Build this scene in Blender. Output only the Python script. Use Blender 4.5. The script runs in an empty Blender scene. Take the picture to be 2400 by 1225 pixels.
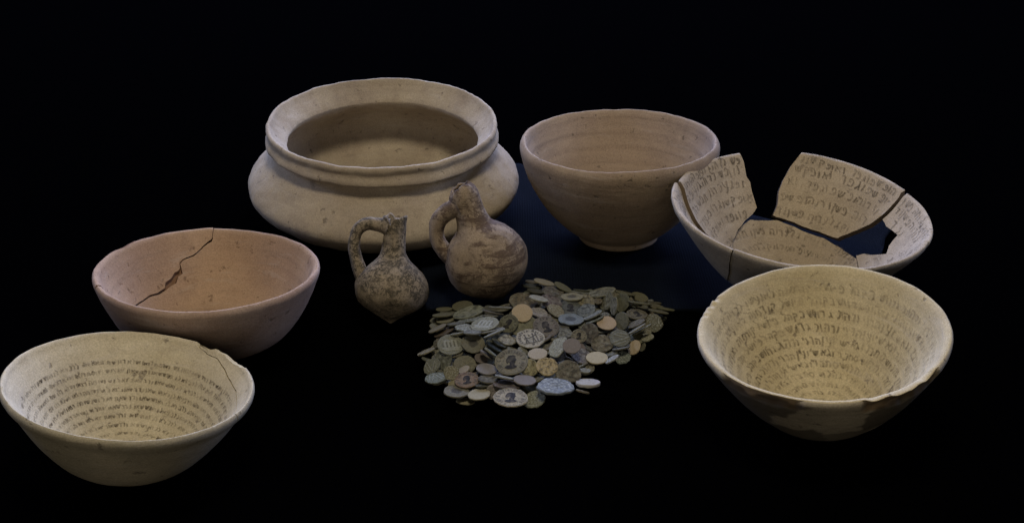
import bpy, bmesh, math, random
import numpy as np
from mathutils import Vector, Matrix, noise
from mathutils.geometry import delaunay_2d_cdt
R = math.radians
sc = bpy.context.scene
col = sc.collection
random.seed(4)

# ---------------------------------------------------------------- camera
cam_d = bpy.data.cameras.new("camera"); cam = bpy.data.objects.new("camera", cam_d); col.objects.link(cam)
cam.location = (0, 0, .44); cam.rotation_euler = (R(90 - 26), 0, 0)
cam_d.sensor_width = 36; cam_d.lens = 45; cam_d.clip_start = .01; cam_d.clip_end = 50
sc.camera = cam
# ---------------------------------------------------------------- world (a dark room), lamps, exposure
w = bpy.data.worlds.new("World"); sc.world = w; w.use_nodes = True
w.node_tree.nodes['Background'].inputs[0].default_value = (0, 0, 0, 1)
w.node_tree.nodes['Background'].inputs[1].default_value = 0
def area(name, loc, target, size, size_y, power, colr):
    d = bpy.data.lights.new(name, 'AREA'); d.shape = 'RECTANGLE'; d.size = size; d.size_y = size_y
    d.energy = power; d.color = colr
    o = bpy.data.objects.new(name, d); col.objects.link(o); o.location = loc
    o.rotation_euler = (Vector(target) - Vector(loc)).to_track_quat('-Z', 'Y').to_euler()
    return o
area('gallery_lamp', (0, .40, 1.35), (0, .80, 0), .34, .26, 9.0, (1, .88, .71))
area('window_light', (0, 2.0, .70), (0, .75, .04), 1.8, .4, 42.0, (.48, .57, 1))
area('side_light', (1.5, 1.2, .70), (-.1, .75, .03), .6, .5, 9, (.50, .60, 1))
area('side_light', (-1.5, 1.2, .70), (.1, .75, .03), .6, .5, 7, (.50, .60, 1))
area('front_fill_light', (-.15, -.75, .55), (0, .75, .03), 1.2, .7, 3.2, (1, .88, .72))  # added camera-side fill, stands in for the bounce lost on the black table
sc.view_settings.view_transform = 'Standard'; sc.view_settings.look = 'None'
sc.view_settings.exposure = 0; sc.view_settings.gamma = 1
sc.cycles.max_bounces = 6; sc.cycles.transparent_max_bounces = 12

# ---------------------------------------------------------------- helpers
def lin(c):
    return tuple((v/255/12.92 if v/255 <= .04045 else ((v/255+.055)/1.055)**2.4) for v in c)
def link(name, me, m=None, parent=None, loc=None):
    o = bpy.data.objects.new(name, me); col.objects.link(o)
    if m: me.materials.append(m)
    if parent: o.parent = parent
    if loc is not None: o.location = loc
    return o
def mesh_from(name, V, F, smooth=True, attrs=None):
    me = bpy.data.meshes.new(name)
    me.from_pydata([tuple(map(float, v)) for v in V], [], [tuple(f) for f in F]); me.update()
    if smooth: me.polygons.foreach_set('use_smooth', [True]*len(me.polygons))
    for k, a in (attrs or {}).items():
        at = me.attributes.new(k, 'FLOAT', 'POINT'); at.data.foreach_set('value', np.asarray(a, np.float32))
    return me
def tag(o, label=None, cat=None, group=None, kind=None):
    for k, v in (('label', label), ('category', cat), ('group', group), ('kind', kind)):
        if v: o[k] = v
    return o
def thing(name, loc, label, cat, group=None):
    o = bpy.data.objects.new(name, None); col.objects.link(o); o.location = loc; o.empty_display_size = .02
    return tag(o, label, cat, group)

class NT:
    def __init__(s, name):
        s.m = bpy.data.materials.new(name); s.m.use_nodes = True; s.t = s.m.node_tree
        s.b = s.t.nodes['Principled BSDF']; s.tc = s.t.nodes.new('ShaderNodeTexCoord').outputs['Object']
    def n(s, t, **kw):
        o = s.t.nodes.new(t)
        for k, v in kw.items():
            if hasattr(o, k): setattr(o, k, v)
            else: s.set(o.inputs[k.replace('_', ' ')], v)
        return o
    def set(s, inp, v):
        if isinstance(v, bpy.types.NodeSocket): s.t.links.new(v, inp)
        else: inp.default_value = v
    def noise(s, scale, detail=4, rough=.55, vec=None, dist=0):
        o = s.n('ShaderNodeTexNoise', Scale=scale, Detail=detail, Roughness=rough, Distortion=dist)
        s.t.links.new(vec or s.tc, o.inputs['Vector']); return o.outputs['Fac']
    def mapping(s, sc_, loc=(0, 0, 0)):
        o = s.n('ShaderNodeMapping', Scale=sc_, Location=loc); s.t.links.new(s.tc, o.inputs['Vector']); return o.outputs[0]
    def ramp(s, f, a, b, lo=0., hi=1.):
        o = s.n('ShaderNodeMapRange', interpolation_type='SMOOTHSTEP')
        s.set(o.inputs[0], f); s.set(o.inputs[1], a); s.set(o.inputs[2], b); s.set(o.inputs[3], lo); s.set(o.inputs[4], hi)
        return o.outputs[0]
    def math(s, op, a, b=0.):
        o = s.n('ShaderNodeMath', operation=op); s.set(o.inputs[0], a); s.set(o.inputs[1], b); return o.outputs[0]
    def mix(s, f, a, b, mode='MIX'):
        o = s.n('ShaderNodeMix', data_type='RGBA', blend_type=mode)
        s.set(o.inputs[0], f)
        s.set(o.inputs[6], a if isinstance(a, bpy.types.NodeSocket) else (*a, 1))
        s.set(o.inputs[7], b if isinstance(b, bpy.types.NodeSocket) else (*b, 1)); return o.outputs[2]
    def attr(s, name): return s.n('ShaderNodeAttribute', attribute_name=name).outputs['Fac']
    def gray(s, f):
        o = s.n('ShaderNodeCombineColor'); [s.set(o.inputs[i], f) for i in range(3)]; return o.outputs[0]
    def bump(s, h, strength, distance, normal=None):
        o = s.n('ShaderNodeBump', Strength=strength, Distance=distance); s.set(o.inputs['Height'], h)
        if normal: s.set(o.inputs['Normal'], normal)
        return o.outputs[0]
    def done(s, c, rough=.9, normal=None, spec=.2):
        s.set(s.b.inputs['Base Color'], c); s.set(s.b.inputs['Roughness'], rough); s.b.inputs['Specular IOR Level'].default_value = spec
        if normal: s.set(s.b.inputs['Normal'], normal)
        return s.m

def clay(name, c1, c2, c3, core, stain=(.10, .08, .06), stain_amt=.35, seed=0, streak=.35, outer=None):
    """fired clay: slow mottling, wheel streaks, grit, pits, small stains; 'core' = freshly broken clay, 'outer' = outside wall"""
    k = NT(name); off = (seed*1.7, seed*.9, seed*2.3)
    base = k.mapping((1, 1, 1), off)
    low = k.noise(14, 5, .6, base, .6); mid = k.noise(55, 5, .65, base, .3)
    c = k.mix(k.ramp(low, .36, .66), lin(c1), lin(c2))
    c = k.mix(k.ramp(mid, .50, .72, 0, .55), c, lin(c3))
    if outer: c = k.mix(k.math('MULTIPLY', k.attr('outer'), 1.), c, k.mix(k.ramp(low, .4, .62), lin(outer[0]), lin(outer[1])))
    st = k.noise(9, 6, .7, k.mapping((1, 1, 22), off))
    c = k.mix(k.ramp(st, .50, .75, 0, streak), c, k.mix(.5, c, (.09, .07, .055)))
    grit = k.noise(900, 2, .6, base); grit2 = k.noise(2300, 1, .5, base)
    g = k.math('ADD', k.ramp(grit, .25, .75, .86, 1.14), k.ramp(grit2, .25, .75, -.12, .12))
    c = k.mix(1., c, k.gray(g), 'MULTIPLY')
    sp = k.noise(150, 3, .6, base); c = k.mix(k.ramp(sp, .63, .72, 0, .6), c, stain)
    big = k.noise(24, 6, .75, base, 1.2); c = k.mix(k.ramp(big, .60, .78, 0, stain_amt), c, stain)
    sc1 = k.noise(26, 7, .75, k.mapping((1, 1, 7), (seed, 3, 1)), .5)
    c = k.mix(k.ramp(sc1, .34, .46, .42, 0), c, k.mix(.5, c, (.52, .47, .40)))
    c = k.mix(k.ramp(k.noise(5, 5, .6, base), .42, .66, 0, .30), c, k.mix(.55, c, (.12, .10, .085)))
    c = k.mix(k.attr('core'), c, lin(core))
    c = k.mix(k.attr('dirt'), c, (.035, .028, .022))
    n = k.bump(st, .4, .0009); n = k.bump(k.ramp(sp, .62, .75), .6, -.0005, n); n = k.bump(mid, .35, .0007, n); n = k.bump(grit, .5, .00018, n)
    return k.done(c, .93, n, .15)

# ---------------------------------------------------------------- vessel surfaces
def smooth(pts, n=240, it=4, keep_first=True):
    p=np.array(pts,float)
    for _ in range(it):
        q=[p[0]]
        for a,b in zip(p[:-1],p[1:]): q+= [a*.75+b*.25,a*.25+b*.75]
        q.append(p[-1]); p=np.array(q)
    d=np.r_[0,np.cumsum(np.linalg.norm(np.diff(p,axis=0),axis=1))]
    t=np.linspace(0,d[-1],n)
    return np.stack([np.interp(t,d,p[:,0]),np.interp(t,d,p[:,1])],1)
def expo(e,rb,n=14):
    return [(0,0),(rb*.6,.0)]+[(rb+(1-rb)*t**e,t) for t in np.linspace(.02,1,n)]
class Vessel:
    """outer profile -> inner wall offset by the thickness, rounded lip; s in 0..1 from centre to rim"""
    def __init__(s,loc,R,H,tilt,prof,thick,lip=.03,seed=0,wob=.006,thick_base=None,chips=(),ridge=.00010):
        s.ridge=ridge
        s.loc=np.array(loc);s.R=R;s.H=H
        tx,ty=np.radians(tilt);cx,sx=np.cos(tx),np.sin(tx);cy,sy=np.cos(ty),np.sin(ty)
        s.M=np.array([[cy,0,sy],[0,1,0],[-sy,0,cy]])@np.array([[1,0,0],[0,cx,-sx],[0,sx,cx]])
        p=smooth(prof,400)*np.array([R,H]); s.p=p
        t=np.gradient(p,axis=0);t/=np.linalg.norm(t,axis=1)[:,None]
        s.n=np.stack([-t[:,1],t[:,0]],1)   # inward/up
        s.u=np.linspace(0,1,400); s.lip=lip; s.T=thick; s.TB=thick_base or thick*1.4
        s.rng=np.random.RandomState(seed); s.ph=s.rng.rand(6)*6.28; s.wob=wob; s.chips=chips
        s.zoff=0
        q=s.pt(np.linspace(0,.6,60)[:,None],np.linspace(0,6.28,90)[None],0)
        s.zoff=-(q[...,2].min()-s.loc[2])
    def thick(s,u):
        T=s.TB+(s.T-s.TB)*np.clip(u/.7,0,1)
        k=np.clip((u-(1-s.lip))/s.lip,0,1)
        return T,np.sqrt(np.clip(1-k*k,0,1))
    def pt(s,u,th,side,off=0.):
        """side 0 outer .. 1 inner; off = distance off the surface"""
        u,th,side,off=np.broadcast_arrays(np.asarray(u,float),np.asarray(th,float),np.asarray(side,float),np.asarray(off,float))
        r=np.interp(u,s.u,s.p[:,0]);z=np.interp(u,s.u,s.p[:,1])
        nr=np.interp(u,s.u,s.n[:,0]);nz=np.interp(u,s.u,s.n[:,1])
        T,k=s.thick(u); d=T*(.5+(side-.5)*k)+np.where(side>.5,off,-off)
        d=d+s.ridge*(np.sin(u*74+1.5*np.sin(th+1))+.6*np.sin(u*131+2*np.sin(th)))*np.clip((.93-u)/.1,0,1)*(side>.5)
        r=r+nr*d;z=z+nz*d
        a=s.ph
        w=1+s.wob*(np.sin(2*th+a[0])+.6*np.sin(3*th+a[1])+.35*np.sin(5*th+a[2]))*u**2
        r=r*w
        z=z+s.H*s.wob*2.2*(np.sin(2*th+a[3])*.6+.5*np.sin(3*th+a[4])+.3*np.sin(7*th+a[5])+.16*np.sin(17*th+a[0])+.12*np.sin(29*th+a[1]))*u**3
        for f in s.chips: r,z=f(r,z,u,th,side)
        q=np.stack([r*np.cos(th),r*np.sin(th),z],-1)@s.M.T
        q[...,2]+=s.zoff
        return q+s.loc
FOOT=[(0,.05),(.30,.05),(.345,.0),(.40,.0),(.418,.03),(.403,.065),(.50,.11),(.67,.26),(.82,.45),(.93,.66),(.985,.84),(1.0,.93),(.99,1)]
FLP=[(r+(.022*np.exp(-((z-.91)/.07)**2) if z>.5 else 0),z) for r,z in expo(.56,.33,24)]
def bowl_defs():
    return dict(
     FL=Vessel((-.2268,.6262,0),.0708,.0522,(-5.9,8.0),FLP,.0036,.05,seed=1,wob=.004),
     O=Vessel((-.2079,.7754,0),.0763,.0534,(-4.1,1.4),expo(.36,.36),.0050,.045,seed=2,wob=.004),
     B2=Vessel((.0866,.9465,0),.0789,.0843,(-1.4,-1.3),FOOT,.0058,.05,ridge=.0003,seed=3,wob=.004),
     BR=Vessel((.2018,.8445,0),.0933,.0728,(3.6,3.5),expo(.60,.15),.0048,.045,seed=4,wob=.002),
     FR=Vessel((.1938,.6770,0),.0757,.0654,(4.4,-6.7),expo(.57,.20),.0056,.045,seed=5,wob=.003))

COINS=[
('R',(24.73,841.76,7.79),(-0.092,0.057,0.994),7.25,1.8,(110,106,86),'light khaki ringed coin half buried just below the cream coin',0),
('L',(33.51,835.54,9.49),(-0.131,-0.175,0.976),6.83,1.8,(96,94,76),'olive lettered coin half buried to the left of the green beige coin',0),
('G',(13.97,828.85,11.02),(-0.285,0.07,0.956),5.86,1.8,(92,96,84),'green grey worn coin half buried to the left of the dark flat coin',0),
('X',(46.71,824.25,11.08),(0.142,0.018,0.99),6.4,1.8,(88,88,74),'grey olive crusted coin half buried just above the light olive coin',0),
('R',(54.06,823.9,10.74),(-0.312,-0.069,0.947),6.84,1.8,(92,96,84),'green grey ringed coin half buried just above the tan olive coin',0),
('G',(77.89,829.26,6.6),(0.066,-0.202,0.977),7.34,1.8,(104,100,80),'pale olive worn coin half buried to the left of the thin strip coin',0),
('S',(19.28,816.09,13.32),(0.308,0.004,0.951),6.64,1.8,(84,80,66),'dark brown smooth coin half buried just below the dark flat coin',0),
('R',(60.75,816.38,11.57),(-0.409,0.081,0.909),7.03,1.8,(110,106,86),'light khaki ringed coin half buried just below the wide olive coin',0),
('L',(33.01,811.42,13.85),(-0.197,-0.022,0.98),6.16,1.8,(84,80,66),'dark brown lettered coin half buried to the right of the reddish grey tilted coin',0),
('S',(89.56,828.02,4.81),(-0.363,0.001,0.932),5.93,1.8,(110,106,86),'light khaki smooth coin half buried just above the middle thin coin',0),
('X',(97.51,823.25,4.19),(-0.428,0.18,0.886),5.99,1.8,(88,88,74),'grey olive crusted coin half buried to the left of the dim coin',0),
('S',(14.85,802.29,15.13),(-0.268,0.041,0.962),5.64,1.8,(78,76,64),'dark grey smooth coin half buried just below the pale streaked strip',0),
('X',(23.28,799.59,15.59),(-0.433,0.17,0.885),7.21,1.8,(84,80,66),'dark brown crusted coin half buried just above the lilac white crusted coin',0),
('G',(-5.33,797.28,14.69),(-0.286,0.192,0.939),7.49,1.8,(104,100,80),'pale olive worn coin half buried to the right of the short thin coin',0),
('G',(61.19,799.89,12.88),(0.064,0.108,0.992),6.97,1.8,(88,88,74),'grey olive worn coin half buried to the right of the dark slate coin',0),
('G',(68.43,799.2,12.95),(0.359,-0.079,0.93),6.86,1.8,(92,96,84),'green grey worn coin half buried just below the lighter coin',0),
('S',(84.31,804.05,10.23),(0.406,0.061,0.912),7.41,1.8,(92,96,84),'green grey smooth coin half buried just below the middle thin coin',0),
('G',(102.09,811.68,5.54),(-0.312,-0.036,0.949),6.52,1.8,(110,106,86),'light khaki worn coin half buried just below the dull olive coin',0),
('R',(3.07,790.84,15.86),(-0.46,0.139,0.877),5.74,1.8,(88,88,74),'grey olive ringed coin half buried to the left of the smooth peach tan disc',0),
('S',(91.68,802.14,9.29),(-0.312,-0.047,0.949),7.41,1.8,(88,88,74),'grey olive smooth coin half buried just above the oval coin',0),
('L',(-14.5,791.35,14.83),(0.402,-0.168,0.9),6.16,1.8,(78,76,64),'dark grey lettered coin half buried just above the short thin coin',0),
('X',(-23.51,793.28,13.58),(-0.34,-0.024,0.94),5.47,1.8,(104,100,80),'pale olive crusted coin half buried to the left of the short thin coin',0),
('G',(-37.81,795.99,11.16),(-0.286,0.051,0.957),6.6,1.8,(96,94,76),'olive worn coin half buried to the right of the second thin coin',0),
('L',(-45.4,797.87,9.89),(0.117,0.116,0.986),5.61,1.8,(78,76,64),'dark grey lettered coin half buried to the right of the second thin coin',0),
('G',(-8.84,782.42,15.53),(0.363,-0.103,0.926),5.47,1.8,(78,76,64),'dark grey worn coin half buried to the right of the short thin coin',0),
('G',(80.26,788.21,12.14),(0.439,0.144,0.887),6.29,1.8,(104,100,80),'pale olive worn coin half buried just above the small dark coin',0),
('X',(60.64,782.97,14.85),(-0.254,0.146,0.956),7.39,1.8,(78,76,64),'dark grey crusted coin half buried to the right of the lowest coin',0),
('R',(71.33,784.0,13.22),(-0.015,-0.079,0.997),5.62,1.8,(88,88,74),'grey olive ringed coin half buried just above the smooth pinkish tan disc',0),
('X',(102.46,794.5,7.36),(0.155,-0.15,0.976),5.78,1.8,(88,88,74),'grey olive crusted coin half buried to the left of the short pale coin',0),
('G',(28.76,777.41,16.53),(0.354,-0.037,0.935),6.09,1.8,(110,106,86),'light khaki worn coin half buried just below the cream patched coin',0),
('G',(-50.75,789.72,8.96),(-0.121,0.099,0.988),6.96,1.8,(78,76,64),'dark grey worn coin half buried to the left of the light third thin coin',0),
('G',(91.11,786.99,10.28),(-0.01,-0.142,0.99),6.35,1.8,(84,80,66),'dark brown worn coin half buried to the right of the grey brown coin',0),
('X',(40.27,775.51,15.48),(0.034,0.015,0.999),6.8,1.8,(84,80,66),'dark brown crusted coin half buried just below the slate blue coin',0),
('X',(-42.18,781.39,11.52),(0.005,0.24,0.971),5.18,1.8,(110,106,86),'light khaki crusted coin half buried to the left of the dark thin coin',0),
('G',(-32.16,777.15,12.88),(0.145,-0.084,0.986),5.53,1.8,(104,100,80),'pale olive worn coin half buried just above the rough green coin',0),
('L',(83.3,776.96,12.35),(0.358,0.038,0.933),6.43,1.8,(88,88,74),'grey olive lettered coin half buried just below the grey brown coin',0),
('G',(57.1,770.27,15.41),(-0.338,0.138,0.931),6.4,1.8,(78,76,64),'dark grey worn coin half buried just below the lowest coin',0),
('X',(50.3,769.88,15.3),(0.254,-0.084,0.964),6.19,1.8,(92,96,84),'green grey crusted coin half buried to the left of the lowest coin',0),
('R',(33.28,765.19,16.2),(-0.089,0.097,0.991),6.14,1.8,(78,76,64),'dark grey ringed coin half buried just below the slate blue coin',0),
('R',(-13.57,767.04,14.95),(-0.201,0.181,0.963),5.23,1.8,(104,100,80),'pale olive ringed coin half buried to the left of the green coin',0),
('G',(69.46,768.21,14.15),(-0.214,0.161,0.963),6.76,1.8,(100,92,80),'taupe worn coin half buried just below the smooth pinkish tan disc',0),
('R',(-50.85,774.08,10.44),(0.457,0.16,0.875),6.7,1.8,(104,100,80),'pale olive ringed coin half buried just above the beige slanted thin coin',0),
('X',(62.2,766.33,14.52),(-0.074,-0.076,0.994),5.1,1.8,(84,80,66),'dark brown crusted coin half buried just below the smooth pinkish tan disc',0),
('X',(89.26,770.11,10.87),(0.068,-0.106,0.992),6.75,1.8,(104,100,80),'pale olive crusted coin half buried just below the second thin coin edge',0),
('R',(-36.6,767.0,12.39),(0.137,-0.048,0.989),6.37,1.8,(104,100,80),'pale olive ringed coin half buried just above the thin light coin',0),
('L',(77.45,764.48,12.61),(0.29,-0.145,0.946),5.29,1.8,(88,88,74),'grey olive lettered coin half buried to the left of the bright thin coin edge',0),
('G',(-4.57,757.15,15.71),(-0.343,0.243,0.907),5.22,1.8,(96,94,76),'olive worn coin half buried just above the pale grey oval',0),
('G',(-27.63,759.42,12.87),(-0.184,0.046,0.982),6.51,1.8,(92,96,84),'green grey worn coin half buried just below the dim olive coin',0),
('G',(29.46,753.32,15.8),(0.274,-0.0,0.962),6.59,1.8,(104,100,80),'pale olive worn coin half buried to the left of the rosy mauve disc',0),
('L',(70.89,757.7,13.21),(0.221,0.132,0.966),6.42,1.8,(84,80,66),'dark brown lettered coin half buried just above the round taupe coin',0),
('X',(-11.13,754.86,14.41),(0.125,-0.075,0.989),6.04,1.8,(104,100,80),'pale olive crusted coin half buried just above the grey coin edge',0),
('S',(20.62,749.36,16.15),(-0.475,0.198,0.857),6.72,1.8,(100,92,80),'taupe smooth coin half buried just above the smooth pinkish beige oval',0),
('X',(0.27,751.29,14.95),(-0.203,0.042,0.978),6.59,1.8,(104,100,80),'pale olive crusted coin half buried to the right of the pale grey oval',0),
('L',(-18.31,748.85,14.15),(0.422,0.101,0.901),7.02,1.8,(92,96,84),'green grey lettered coin half buried to the left of the dark green coin',0),
('L',(-32.97,749.12,11.96),(-0.093,-0.134,0.987),7.0,1.8,(78,76,64),'dark grey lettered coin half buried just above the beige coin edge',0),
('X',(73.52,748.56,12.03),(0.117,0.079,0.99),6.18,1.8,(92,96,84),'green grey crusted coin half buried to the left of the orange tan disc',0),
('G',(44.91,743.93,14.72),(0.365,-0.009,0.931),6.4,1.8,(92,96,84),'green grey worn coin half buried to the right of the dusky mauve disc',0),
('R',(25.72,741.91,15.47),(-0.339,0.136,0.931),6.36,1.8,(100,92,80),'taupe ringed coin half buried just above the smooth pinkish beige oval',0),
('G',(-49.82,750.13,8.76),(-0.314,-0.171,0.934),5.86,1.8,(104,100,80),'pale olive worn coin half buried just below the small stub coin',0),
('R',(-7.46,740.41,13.89),(-0.159,0.177,0.971),6.62,1.8,(96,94,76),'olive ringed coin half buried just below the dark green coin',0),
('G',(53.37,740.01,13.78),(0.276,0.197,0.941),5.08,1.8,(78,76,64),'dark grey worn coin half buried to the right of the dusky mauve disc',0),
('R',(80.05,744.67,11.01),(-0.131,-0.084,0.988),5.14,1.8,(78,76,64),'dark grey ringed coin half buried to the left of the orange tan disc',0),
('G',(19.92,738.64,14.32),(-0.072,-0.069,0.995),6.74,1.8,(110,106,86),'light khaki worn coin half buried just above the smooth pinkish beige oval',0),
('S',(2.44,734.95,14.44),(0.463,0.151,0.874),6.53,1.8,(96,94,76),'olive smooth coin half buried just below the pale grey oval',0),
('G',(-17.03,737.92,12.17),(-0.068,-0.023,0.997),5.84,1.8,(78,76,64),'dark grey worn coin half buried just above the brown coin edge',0),
('R',(9.06,732.36,14.32),(-0.083,0.152,0.985),6.85,1.8,(92,96,84),'green grey ringed coin half buried just below the pale sliver',0),
('R',(47.54,734.82,12.83),(-0.005,-0.108,0.994),6.13,1.8,(84,80,66),'dark brown ringed coin half buried to the right of the dusky mauve disc',0),
('G',(65.43,734.28,11.62),(-0.155,0.055,0.986),5.58,1.8,(92,96,84),'green grey worn coin half buried just above the bluish white sliver',0),
('X',(15.28,729.55,13.91),(-0.208,-0.052,0.977),4.77,1.8,(84,80,66),'dark brown crusted coin half buried just below the smooth pinkish beige oval',0),
('G',(-31.54,734.61,10.26),(0.101,-0.035,0.994),5.98,1.8,(84,80,66),'dark brown worn coin half buried to the right of the beige coin edge',0),
('G',(-48.28,738.0,7.89),(0.024,-0.089,0.996),5.45,1.8,(84,80,66),'dark brown worn coin half buried to the left of the dark green grey coin',0),
('R',(-11.71,729.29,12.69),(-0.279,-0.029,0.96),6.29,1.8,(92,96,84),'green grey ringed coin half buried just below the brown coin edge',0),
('G',(52.23,728.44,12.79),(-0.046,-0.037,0.998),6.32,1.8,(92,96,84),'green grey worn coin half buried just below the smooth pale beige disc',0),
('X',(-55.76,737.46,7.31),(0.407,0.304,0.861),4.87,1.8,(92,96,84),'green grey crusted coin half buried just above the leaf-like worn green coin',0),
('L',(33.49,725.65,12.86),(0.252,-0.033,0.967),5.94,1.8,(84,80,66),'dark brown lettered coin half buried just below the dark blue grey coin',0),
('G',(-37.99,730.23,9.33),(-0.329,0.008,0.944),6.34,1.8,(88,88,74),'grey olive worn coin half buried to the right of the dark green grey coin',0),
('G',(-22.65,726.9,10.59),(-0.105,0.192,0.976),5.14,1.8,(100,92,80),'taupe worn coin half buried just below the small brown mauve disc',0),
('G',(42.29,722.56,12.4),(-0.195,0.181,0.964),5.99,1.8,(96,94,76),'olive worn coin half buried just above the small mottled coin',0),
('G',(48.26,718.73,11.38),(-0.298,-0.102,0.949),5.85,1.8,(110,106,86),'light khaki worn coin half buried just above the small mottled coin',0),
('G',(-47.83,725.75,6.97),(0.392,0.215,0.894),4.84,1.8,(104,100,80),'pale olive worn coin half buried to the right of the leaf-like worn green coin',0),
('R',(11.27,715.6,11.62),(-0.143,0.152,0.978),6.92,1.8,(78,76,64),'dark grey ringed coin half buried just above the mauve brown oval',0),
('G',(-17.67,716.08,9.61),(-0.412,0.239,0.879),4.81,1.8,(88,88,74),'grey olive worn coin half buried to the left of the dark brown coin',0),
('S',(25.68,712.36,11.1),(-0.424,0.02,0.905),6.35,1.8,(88,88,74),'grey olive smooth coin half buried just above the thick blue grey corroded coin',0),
('X',(-9.96,713.55,9.95),(-0.349,0.129,0.928),5.14,1.8,(100,92,80),'taupe crusted coin half buried to the left of the pale coin edge',0),
('G',(-25.98,715.12,8.14),(-0.418,0.182,0.89),5.08,1.8,(100,92,80),'taupe worn coin half buried to the left of the lilac grey disc',0),
('G',(14.99,709.66,9.92),(-0.229,0.168,0.959),6.42,1.8,(110,106,86),'light khaki worn coin half buried just below the olive yellow coin',0),
('S',(-46.52,718.09,4.68),(-0.366,0.005,0.931),6.77,1.8,(104,100,80),'pale olive smooth coin half buried just below the green grey coin',0),
('R',(4.0,709.38,9.41),(-0.185,0.168,0.968),5.56,1.8,(92,96,84),'green grey ringed coin half buried to the right of the pale coin edge',0),
('G',(-40.01,714.49,5.91),(-0.377,0.176,0.909),4.77,1.8,(104,100,80),'pale olive worn coin half buried to the left of the yellowish sliver',0),
('G',(-16.91,708.29,7.46),(-0.072,0.21,0.975),5.34,1.8,(96,94,76),'olive worn coin half buried just above the nearly hidden dark coin',0),
('R',(-10.58,703.11,7.25),(0.396,0.033,0.918),6.67,1.8,(110,106,86),'light khaki ringed coin half buried just above the small mauve coin',0),
('S',(12.41,701.11,7.8),(0.365,0.052,0.929),6.77,1.8,(88,88,74),'grey olive smooth coin half buried just below the mauve brown oval',0),
('R',(-20.91,702.96,5.07),(-0.045,0.085,0.995),5.3,1.8,(92,96,84),'green grey ringed coin half buried just below the nearly hidden dark coin',0),
('L',(-28.46,702.45,4.8),(0.365,0.118,0.923),4.96,1.8,(88,88,74),'grey olive lettered coin half buried to the left of the smooth cream oval',0),
('G',(6.44,695.93,6.18),(0.353,-0.017,0.935),6.39,1.8,(84,80,66),'dark brown worn coin half buried just below the mauve brown oval',0),
('G',(-18.79,699.52,10.8),(0.003,0.306,0.952),4.63,1.7,(66,66,56),'nearly hidden dark coin behind the cream oval',1),
('G',(29.56,822.64,14.76),(0.063,-0.01,0.998),7.71,1.7,(90,84,76),'dark taupe coin below the highest cream coin',1),
('G',(8.29,797.05,19.62),(0.132,-0.179,0.975),10.2,1.7,(94,82,56),'big olive brown coin touching the right side of the tilted juglet',1),
('G',(20.48,774.11,19.08),(0.057,-0.141,0.988),6.75,1.7,(100,96,98),'mauve grey coin above the dark hollow bust coin',1),
('G',(35.41,754.84,17.53),(-0.028,-0.289,0.957),5.18,1.7,(98,100,94),'grey coin right of the dark hollow bust coin',1),
('S',(86.28,742.67,15.9),(-0.82,-0.496,0.283),4.26,1.7,(104,102,80),'dull coin behind the orange tan disc',1),
('G',(38.12,730.0,12.58),(0.47,0.4,0.786),4.5,1.7,(108,104,90),'thin coin edge below the rosy mauve disc',1),
('S',(-37.28,706.53,8.69),(-0.39,-0.127,0.912),4.12,1.7,(132,124,88),'yellowish sliver under the reddish brown bust coin',1),
('G',(-3.32,698.39,12.15),(0.068,0.236,0.969),8.97,1.7,(88,72,70),'dark reddish coin above the front bust coin',1),
('S',(50.02,819.74,16.84),(0.103,0.412,0.905),5.84,1.7,(68,70,56),'thin dark coin at the back edge of the heap',1),
('S',(17.1,820.67,15.7),(0.166,0.255,0.952),6.46,1.7,(70,70,60),'dark flat coin under the nearly black one',1),
('G',(52.41,801.43,18.32),(0.078,-0.167,0.983),6.94,1.7,(112,104,76),'tan olive coin behind the short stack of slate coins',1),
('S',(102.22,815.18,9.18),(0.078,0.365,0.928),5.53,1.7,(78,74,54),'dim coin at the far right back',1),
('L',(77.73,800.34,17.39),(-0.686,-0.504,0.524),6.93,1.7,(90,92,72),'greenish leaning coin behind the upright pair',1),
('G',(86.55,802.71,14.03),(0.034,0.429,0.903),5.75,1.7,(94,92,68),'middle thin coin fanned on the right back',1),
('S',(-35.06,803.41,12.75),(-0.107,0.0,0.994),7.58,1.7,(88,86,62),'dark olive disc half under the tilted juglet',1),
('S',(101.53,799.43,14.45),(0.141,0.205,0.968),5.73,1.7,(96,91,66),'dull olive coin just left of the farthest right tip',1),
('P',(40.82,791.42,17.86),(0.109,-0.191,0.976),8.06,1.7,(76,82,84),'blue black coin with a dark bust near the top middle',1),
('X',(18.57,777.38,21.64),(0.286,-0.062,0.956),6.17,1.7,(132,126,130),'lilac white crusted coin right of the peach tan disc',1),
('S',(97.58,793.25,11.68),(-0.047,-0.0,0.999),2.55,1.7,(104,92,74),'tiny brown coin right of the faint bust oval',1),
('S',(103.87,789.16,10.4),(-0.069,0.293,0.954),4.79,1.7,(106,105,76),'short pale coin jutting from the right side',1),
('X',(-28.08,776.15,17.15),(-0.199,0.277,0.94),9.12,1.7,(80,84,66),'rough dark coin edge under the pale green worn coin',1),
('G',(81.33,779.95,15.2),(-0.046,-0.074,0.996),4.14,1.7,(92,88,74),'small dark coin between the grey rimmed coin and the faint bust oval',1),
('G',(56.57,772.54,18.83),(-0.377,0.285,0.881),7.03,1.7,(96,102,90),'lowest coin of the short stack right of the slate ring coin',1),
('G',(-38.32,766.56,18.7),(-0.133,0.334,0.933),6.12,1.7,(76,74,58),'dark thin coin beside the upper left stack',1),
('L',(8.07,758.33,21.76),(-0.008,-0.566,0.824),8.93,1.7,(106,106,84),'big olive coin with rim letters behind the two-figure coin',1),
('X',(-31.07,754.3,22.19),(0.092,0.182,0.979),7.46,1.7,(98,98,78),'rough green coin above the hollow centred coin',1),
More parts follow.
